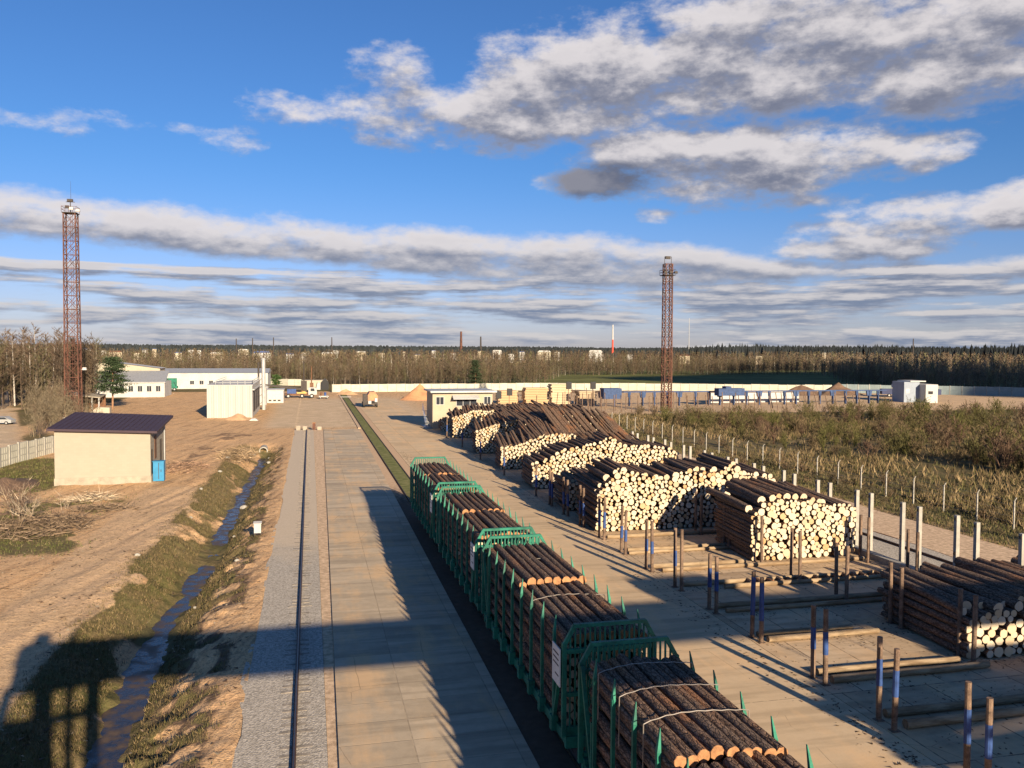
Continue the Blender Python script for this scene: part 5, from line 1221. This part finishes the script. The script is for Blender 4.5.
N = 60000; x = rs.uniform(-40, -13, N); y = rs.uniform(58, 125, N); w = zones(x, y)[:, 0]; keep = (rs.rand(N) < w*.4) & ~((x > -25.5) & (x < -15.5) & (y > 92.5) & (y < 103.5)); x = x[keep]; y = y[keep]
grass('scrub_grass', 'green and dry grass around the cream building', np.stack([x, y, terrain(x, y)], 1), .1, .28, .014, [(.11,.12,.04),(.18,.15,.075),(.085,.095,.03)], 3)
# dry reeds across the rough field
N = 95000; d = rs.uniform(62, 215, N)*rs.uniform(.8, 1, N); az = rs.uniform(17, 46, N); x = d*np.sin(np.radians(az)); y = d*np.cos(np.radians(az)); gg = fbm(x*.045, y*.045, 90, 3)
keep = (x > 55) & (y < 172) & (rs.rand(N) < sm(.30, .55, gg)*.75+.1*(x > 60)) & (rs.rand(N) < 1-.55*sm(95, 130, d)); x = x[keep]; y = y[keep]; print('reeds', len(x))
grass('dry_reeds', 'tan dry reeds and grass covering the rough field at the right', np.stack([x, y, terrain(x, y)], 1) , .4, 1.05, .018, [(.20,.145,.08),(.15,.112,.06),(.27,.20,.11),(.10,.085,.04),(.13,.10,.055),(.095,.088,.038)], 4)
N = 9000; x = rs.uniform(48.5, 55, N); y = rs.uniform(46, 150, N)
grass('verge_grass', 'low green and brown verge along the outer wire fence', np.stack([x, y, terrain(x, y)], 1), .1, .4, .02, [(.12,.12,.045),(.2,.15,.08),(.10,.085,.05)], 3)
# pale field between fence and wood
fx = gx[(gx > 60) & (gx < 420)]; fy = gy[(gy >= 285) & (gy <= 520)]
X2, Y2 = np.meshgrid(fx, fy); V2 = np.stack([X2, Y2, terrain(X2, Y2)+.05], -1).reshape(-1, 3); a_, b_ = X2.shape; ix = np.arange(a_*b_).reshape(a_, b_); F2 = np.stack([ix[:-1,:-1], ix[:-1,1:], ix[1:,1:], ix[1:,:-1]], -1).reshape(-1, 4)
M['field'] = mottled('field', (.15,.155,.055), .2, .05, .95, .1, col2=(.12,.12,.045), spec=.05)
struct(mesh_np('field', V2, F2, M['field']))

# bark chips and twigs littering the yard slabs, clods and sticks on the dirt
def litter(name, label, P, smin, smax, pal):
    n = len(P); a = rs.uniform(0, 2*PI, n); D = np.stack([np.cos(a), np.sin(a), rs.uniform(-.02, .12, n)], 1); L = rs.uniform(smin, smax, n); w_ = L*rs.uniform(.12, .45, n)
    S = np.stack([-np.sin(a), np.cos(a), np.zeros(n)], 1); T = np.stack([P-S*w_[:, None], P+S*w_[:, None], P+D*L[:, None]+np.array([0,0,.015])], 1)
    tag(tri_mesh(name, T, np.array(pal)[rs.randint(0, len(pal), n)]*rs.uniform(.6, 1.3, (n, 1))), label, 'debris', kind='stuff')
n = 26000; y = rs.uniform(22, 125, n); row = np.round((y-22.6)/4.45)*4.45+22.9; y = np.where(rs.rand(n) < .72, row+rs.randn(n)*.65, y); x = rs.uniform(20.7, 36.3, n); keep = fbm(x*.4, y*.4, 55, 3) > .40; x = x[keep]; y = y[keep]
litter('bark_debris', 'dark bark chips and splinters littering the log yard slabs', np.stack([x, y, np.full(len(x), .066)], 1), .03, .16, [(.10,.065,.045),(.16,.105,.07),(.07,.05,.04),(.30,.21,.13),(.20,.13,.08)])
n = 2600; y = 24+rs.uniform(0, 1, n)**1.4*90; x = np.where(rs.rand(n) < .6, 11.6+abs(rs.randn(n))*.5, 20.3-abs(rs.randn(n))*.7)
litter('bark_debris', 'scattered bark crumbs along both edges of the haul road', np.stack([x, y, np.full(n, .05)], 1), .04, .2, [(.12,.08,.055),(.18,.12,.08),(.08,.06,.045)])
n = 9000; y = 26+rs.uniform(0, 1, n)**1.5*100; x = rs.uniform(-30, -2.9, n); keep = (fbm(x*.3, y*.3, 57, 3) > .44) & (np.abs(x-ditch_x(y)) > .8); x = x[keep]; y = y[keep]
litter('soil_clods', 'small clods, roots and sticks on the bare dirt and ditch banks', np.stack([x, y, terrain(x, y)+.01], 1), .06, .3, [(.17,.11,.07),(.30,.21,.13),(.10,.07,.05),(.42,.33,.22)])
# ------------------------------------------------------------------ the gantry crane the view is taken from
G_ = M['blue_paint']; t = empty('gantry_crane', (0, 0, 0)); tag(t, 'gantry crane over the yard whose girder and leg throw the long shadow', 'crane')
mb = MB(); mb.box(-3.4,43.5,-1.7,-.7,11.75,13.45); mb.build('girder', G_, t)
mb = MB(); mb.box(-3.4,43.5,-2.3,-1.7,13.0,13.08); 
for k in range(24): x = -3.3+k*2.03; mb.bar((x,-2.28,13.05),(x,-2.28,14.1),.05)
mb.build('walkway', M['steel_dark'], t)
for (a, b, w) in (((-2.2,-1.2,11.8),(-.9,-1.2,.7),.6),((-1.25,-1.2,11.8),(-.75,-1.2,.7),.2),((-.35,-1.2,11.8),(-.35,-1.2,.7),.5),((40.2,-1.2,11.8),(40.8,-1.2,.7),.6)):
    mb = MB(); mb.bar(a, b, w, .5, up=(0,1,0)); mb.build('leg', G_, t)
mb = MB(); mb.box(-2.3,-.2,-1.35,-1.1,10.55,10.85); mb.build('crossbeam', G_, t)
mb = MB(); mb.box(-3.6,-2.0,-2.2,-.7,8.0,10.75); cb = mb.build('operator_cab', M['white'], t)
mb = MB(); 
for x in (-3.5,-2.2): mb.bar((x,-1.2,10.7),(x,-1.2,11.8),.35)
mb.build('cab_hanger', G_, t)
mb = MB(); mb.box(-2.9,-2.3,-1.6,-.9,13.45,13.95); mb.box(-1.3,-1.1,-1.5,-1.2,13.45,14.0); mb.build('cabinet_and_stand_in', M['galv'], t)  # cabinet, plus an unseen narrow box standing in for a person's shadow
for x in (-.6, 40.8): mb = MB(); mb.box(x-.35,x+.35,-4,2.0,.35,.95); mb.build('end_carriage', G_, t)
mb = MB(); mb.box(29,34,-2.6,.2,13.5,14.6); tr = mb.build('trolley', M['yellow'], t)
mb = MB()
for x in (29.6, 33.2): mb.tube((x,-1.2,13.5),(x,-1.2,10.6),.04,n=6)
mb.build('hoist_rope', M['steel_dark'], tr)
mb = MB(); mb.box(35.6,43.0,-1.9,-1.2,7.2,10.75); mb.build('shade_box', G_, t)  # unseen box added to shade the lower half of the right-edge stack
# unseen log bundle under the hoist, its form chosen to cast the lower-right shade
r5 = random.Random(2); k = 0
for row in range(9):
    for c in range(2):
        z = 6.9+row*.36+.1*c; y = -1.3+c*.42-(row % 2)*.15; x0 = 25.6+r5.uniform(-1.6,1.6)+abs(row-5)*.35; q = bpy.data.objects.new('log', log_mesh[(row+c) % 8]); C.objects.link(q); q.rotation_mode = 'YXZ'
        q.location = (x0, y, z); q.rotation_euler = (R(r5.uniform(-2,2)), 0, R(-90+r5.uniform(-2,2))); q.scale = (.2, 12.5+r5.uniform(-1,1), .2)
        tag(q, 'log in the unseen bundle hung from the gantry crane hoist for its shade', 'log', 'logs hanging from the crane')
        e = bpy.data.objects.new('cut_end', cut_mesh[(row+c) % 8]); C.objects.link(e); e.parent = q

# ------------------------------------------------------------------ camera
f_px = 850; cam_d = bpy.data.cameras.new('camera'); camo = bpy.data.objects.new('camera', cam_d); C.objects.link(camo)
yaw = math.atan(202/f_px); p = math.atan((384-348.5)/f_px); roll = R(.3)
fwd = Vector((math.sin(yaw)*math.cos(p), math.cos(yaw)*math.cos(p), -math.sin(p))); r0 = Vector((math.cos(yaw), -math.sin(yaw), 0)); u0 = r0.cross(fwd)
rr = r0*math.cos(roll)+u0*math.sin(roll); uu = -r0*math.sin(roll)+u0*math.cos(roll)
camo.matrix_world = Matrix(((rr.x,uu.x,-fwd.x,0),(rr.y,uu.y,-fwd.y,0),(rr.z,uu.z,-fwd.z,14),(0,0,0,1)))
cam_d.sensor_width = 36; cam_d.lens = f_px/1024*36; cam_d.clip_end = 20000; cam_d.clip_start = .1; scene.camera = camo

# ------------------------------------------------------------------ sun
sv = Vector((-.72, 3.3, -1)).normalized(); ld = bpy.data.lights.new('sun', 'SUN'); ld.energy = 5; ld.angle = R(.5); ld.color = (1, .81, .57)
lo = bpy.data.objects.new('sun', ld); C.objects.link(lo); lo.rotation_euler = sv.to_track_quat('-Z', 'Y').to_euler(); lo.location = (30, -60, 40)

# an unseen low cloud placed far behind the camera shades the ground at the far right, as in the photograph
def cloud(cx, cy, cz, rx, ry, rz, seed):
    nu, nv_ = 64, 20; V = []; F = []
    for j in range(nv_+1):
        ph = PI*j/nv_-PI/2
        for k in range(nu):
            th = 2*PI*k/nu; q = 1+.30*(float(fbm(math.cos(th)*2.2+seed, math.sin(th)*2.2+j*.12, seed))-.5)*2*math.cos(ph)
            V.append((math.cos(th)*math.cos(ph)*rx*q, math.sin(th)*math.cos(ph)*ry*q, math.sin(ph)*rz*(1+.5*float(vnoise(math.cos(th)*4, math.sin(th)*4+j, seed)))))
    for j in range(nv_):
        for k in range(nu): F.append((j*nu+k, j*nu+(k+1) % nu, (j+1)*nu+(k+1) % nu, (j+1)*nu+k))
    mb = MB(); mb.add(V, F); o = mb.build('cloud', mat('cloud_white', (.8,.8,.8), 1), smooth=True, loc=(cx, cy, cz)); struct(o)
HC = 260; cloud(345+.72*HC, 322-3.3*HC, HC, 185, 165, 12, 4)
# ------------------------------------------------------------------ sky with clouds, laid out by compass direction
w = bpy.data.worlds.new('World'); scene.world = w; w.use_nodes = True; t = NT(w); t.n.clear()
out = t.node('ShaderNodeOutputWorld'); sky = t.node('ShaderNodeTexSky', sky_type='NISHITA', sun_disc=False, sun_elevation=R(16.5), sun_rotation=R(167.7), altitude=100, air_density=1.0, dust_density=.35, ozone_density=2.2)
dv = t.node('ShaderNodeVectorMath', operation='NORMALIZE', i={0: t.node('ShaderNodeTexCoord').outputs['Generated']}).outputs[0]
sx = t.node('ShaderNodeSeparateXYZ', i={0: dv}).outputs
az = t.math('MULTIPLY', t.math('ARCTAN2', sx[0], sx[1]), 57.2958); el = t.math('MULTIPLY', t.math('ARCSINE', sx[2]), 57.2958)
def vec(a, b, c=0.): return t.node('ShaderNodeCombineXYZ', i={0: a, 1: b, 2: c}).outputs[0]
ELL = [ # az, el, half width, half height, weight
 (14.6,15.6,6.0,2.6,1.0),(20.5,17.2,9.0,3.4,1.1),(30,18.3,9.5,3.8,1.15),(40,18.0,8,3.4,1.05),(47,17.5,7,4,1.),
 (28.0,11.9,8.2,2.3,.95),(22,12.9,5,1.5,.8),(33,12.6,5.5,1.8,.75),(8.0,15.3,5.6,1.9,.72),(6.0,17.6,2.6,1.4,.6),(39.2,11.9,2.4,1.1,.95),(19.0,11.0,3.1,1.0,.75),(22.7,8.75,1.2,.5,.6),
 (-.8,14.8,2.6,.7,.28),(-4.4,12.9,1.5,.6,.25),(-9,23.0,6,1.2,.3),(-13,13.0,4,.4,.12),(38.5,14.2,3.0,.8,.45),(31,9.3,5,.6,.42),(39,7.9,6.5,1.3,.8),(45,8.6,4,1.1,.8),(36,6.4,6,.8,.7)]
BAND = [(-60,8.6,7.4),(-18,9.3,6.2),(-10,8.8,5.9),(-3,8.5,5.4),(5,8.1,4.9),(13,8.0,4.2),(20,7.4,3.8),(26,6.8,3.9),(31,6.0,4.1),(35,5.6,4.2),(40,5.5,4.0),(45,5.8,4.0),(70,6,4)]
def curve(x, idx):
    n = t.node('ShaderNodeFloatCurve', i={1: t.math('DIVIDE', t.math('ADD', x, 60), 130)}); c = n.mapping.curves[0]
    pts = [((a+60)/130, (b, cc)[idx-1]/12) for a, b, cc in BAND]; c.points[0].location = pts[0]; c.points[1].location = pts[-1]
    for q in pts[1:-1]: c.points.new(*q)
    for q in c.points: q.handle_type = 'AUTO_CLAMPED'
    n.mapping.update(); return t.math('MULTIPLY', n.outputs[0], 12)
def density(a, e):
    wa = t.noise(vec(a, e, 3.), .10, 3, .5); v1 = vec(t.math('MULTIPLY', a, .55), t.math('MULTIPLY', e, 1.25), 0.)
    n1 = t.noise(v1, .34, 7, .52); nb = t.noise(vec(t.math('MULTIPLY', a, .45), t.math('MULTIPLY', e, 1.1), 7.), .95, 5, .55)
    nc = t.noise(vec(t.math('MULTIPLY', a, .6), e, 11.), 2.3, 6, .6)
    tex = t.math('SUBTRACT', t.math('ADD', t.math('ADD', t.math('MULTIPLY', n1, 1.9), t.math('MULTIPLY', nb, .8)), t.math('MULTIPLY', nc, .55)), 1.62)     # about -.6 .. .6
    ell = None
    for (ca, ce, ra, re, wt) in ELL:
        dx = t.math('DIVIDE', t.math('SUBTRACT', a, ca), ra); dy = t.math('DIVIDE', t.math('SUBTRACT', e, ce), re)
        v = t.math('SUBTRACT', wt, t.math('MULTIPLY', t.math('ADD', t.math('MULTIPLY', dx, dx), t.math('MULTIPLY', dy, dy)), .75*wt))
        ell = v if ell is None else t.math('SMOOTH_MAX', ell, v, .25)
    d1 = t.math('ADD', t.math('MINIMUM', t.math('ADD', ell, .12), .85), t.math('MULTIPLY', tex, 1.25))
    # long stratocumulus roll
    top = curve(a, 1); bot = curve(a, 2); h = t.math('MINIMUM', t.math('SUBTRACT', top, e), t.math('MULTIPLY', t.math('SUBTRACT', e, bot), 1.3))
    d2 = t.math('ADD', t.math('MINIMUM', t.math('MULTIPLY', t.math('ADD', h, .1), .8), .8), t.math('MULTIPLY', tex, .95))
    # thin layered decks toward the horizon
    ls = t.noise(vec(t.math('MULTIPLY', a, .13), t.math('MULTIPLY', e, 1.25), 2.), .9, 6, .58); lm = t.math('MULTIPLY', t.ramp(e, 5.9, 4.9), t.ramp(e, -3, 1., .75, 1))
    d3 = t.math('SUBTRACT', t.math('MULTIPLY', t.math('SUBTRACT', t.math('ADD', ls, t.math('MULTIPLY', nb, .25)), .505), 5.0), t.math('MULTIPLY', t.math('SUBTRACT', 1, lm), 4.))
    return t.math('MAXIMUM', t.math('MAXIMUM', d1, d2), d3), tex
d0, tex = density(az, el); dU, _ = density(az, t.math('ADD', el, t.ramp(el, 3.5, 8., .3, 1.35)))
thick = t.ramp(d0, .15, 1.15); al = t.ramp(d0, -.05, .85); 
edge = t.ramp(t.math('SUBTRACT', d0, dU), -.45, .75)      # sunlit upper rims: density falls off upward
low = t.ramp(el, 1.0, 9.0)
lit = t.math('ADD', t.math('MULTIPLY', edge, .9), t.math('MULTIPLY', t.math('SUBTRACT', 1, thick), .25)); lit = t.math('MINIMUM', lit, 1.)
cshade = t.mix(low, (.27,.35,.52), (.25,.275,.38)); clit = t.mix(low, (.92,.88,.88), (1.12,1.05,1.05))
ccol = t.mix(lit, cshade, clit)
small_dark = t.ramp(t.math('ADD', t.math('POWER', t.math('DIVIDE', t.math('SUBTRACT', az, 19.), 4.), 2), t.math('POWER', t.math('DIVIDE', t.math('SUBTRACT', el, 11.), 1.3), 2)), 1.4, .4)
ccol = t.mix(t.math('MULTIPLY', small_dark, .75), ccol, (.15,.17,.25))
bg = t.node('ShaderNodeBackground', i={'Color': t.mix(1., sky.outputs[0], t.mix(t.ramp(el, 1., 13.), (.68,.72,1.18), (.43,.73,1.16)), 'MULTIPLY'), 'Strength': SKY}); bc = t.node('ShaderNodeBackground', i={'Color': ccol, 'Strength': CLD})
mx = t.node('ShaderNodeMixShader', i={0: t.math('MULTIPLY', al, .96)}); t.l.new(bg.outputs[0], mx.inputs[1]); t.l.new(bc.outputs[0], mx.inputs[2]); t.l.new(mx.outputs[0], out.inputs['Surface'])
w.cycles.sampling_method = 'MANUAL'; w.cycles.sample_map_resolution = 512

vs = scene.view_settings; vs.view_transform = 'Standard'; vs.look = 'None'; vs.gamma = 1; vs.exposure = EXPO
scene.display_settings.display_device = 'sRGB'
cy = scene.cycles; cy.max_bounces = 5; cy.diffuse_bounces = 3; cy.glossy_bounces = 2; cy.transparent_max_bounces = 4; cy.use_denoising = True; cy.caustics_reflective = False; cy.caustics_refractive = False
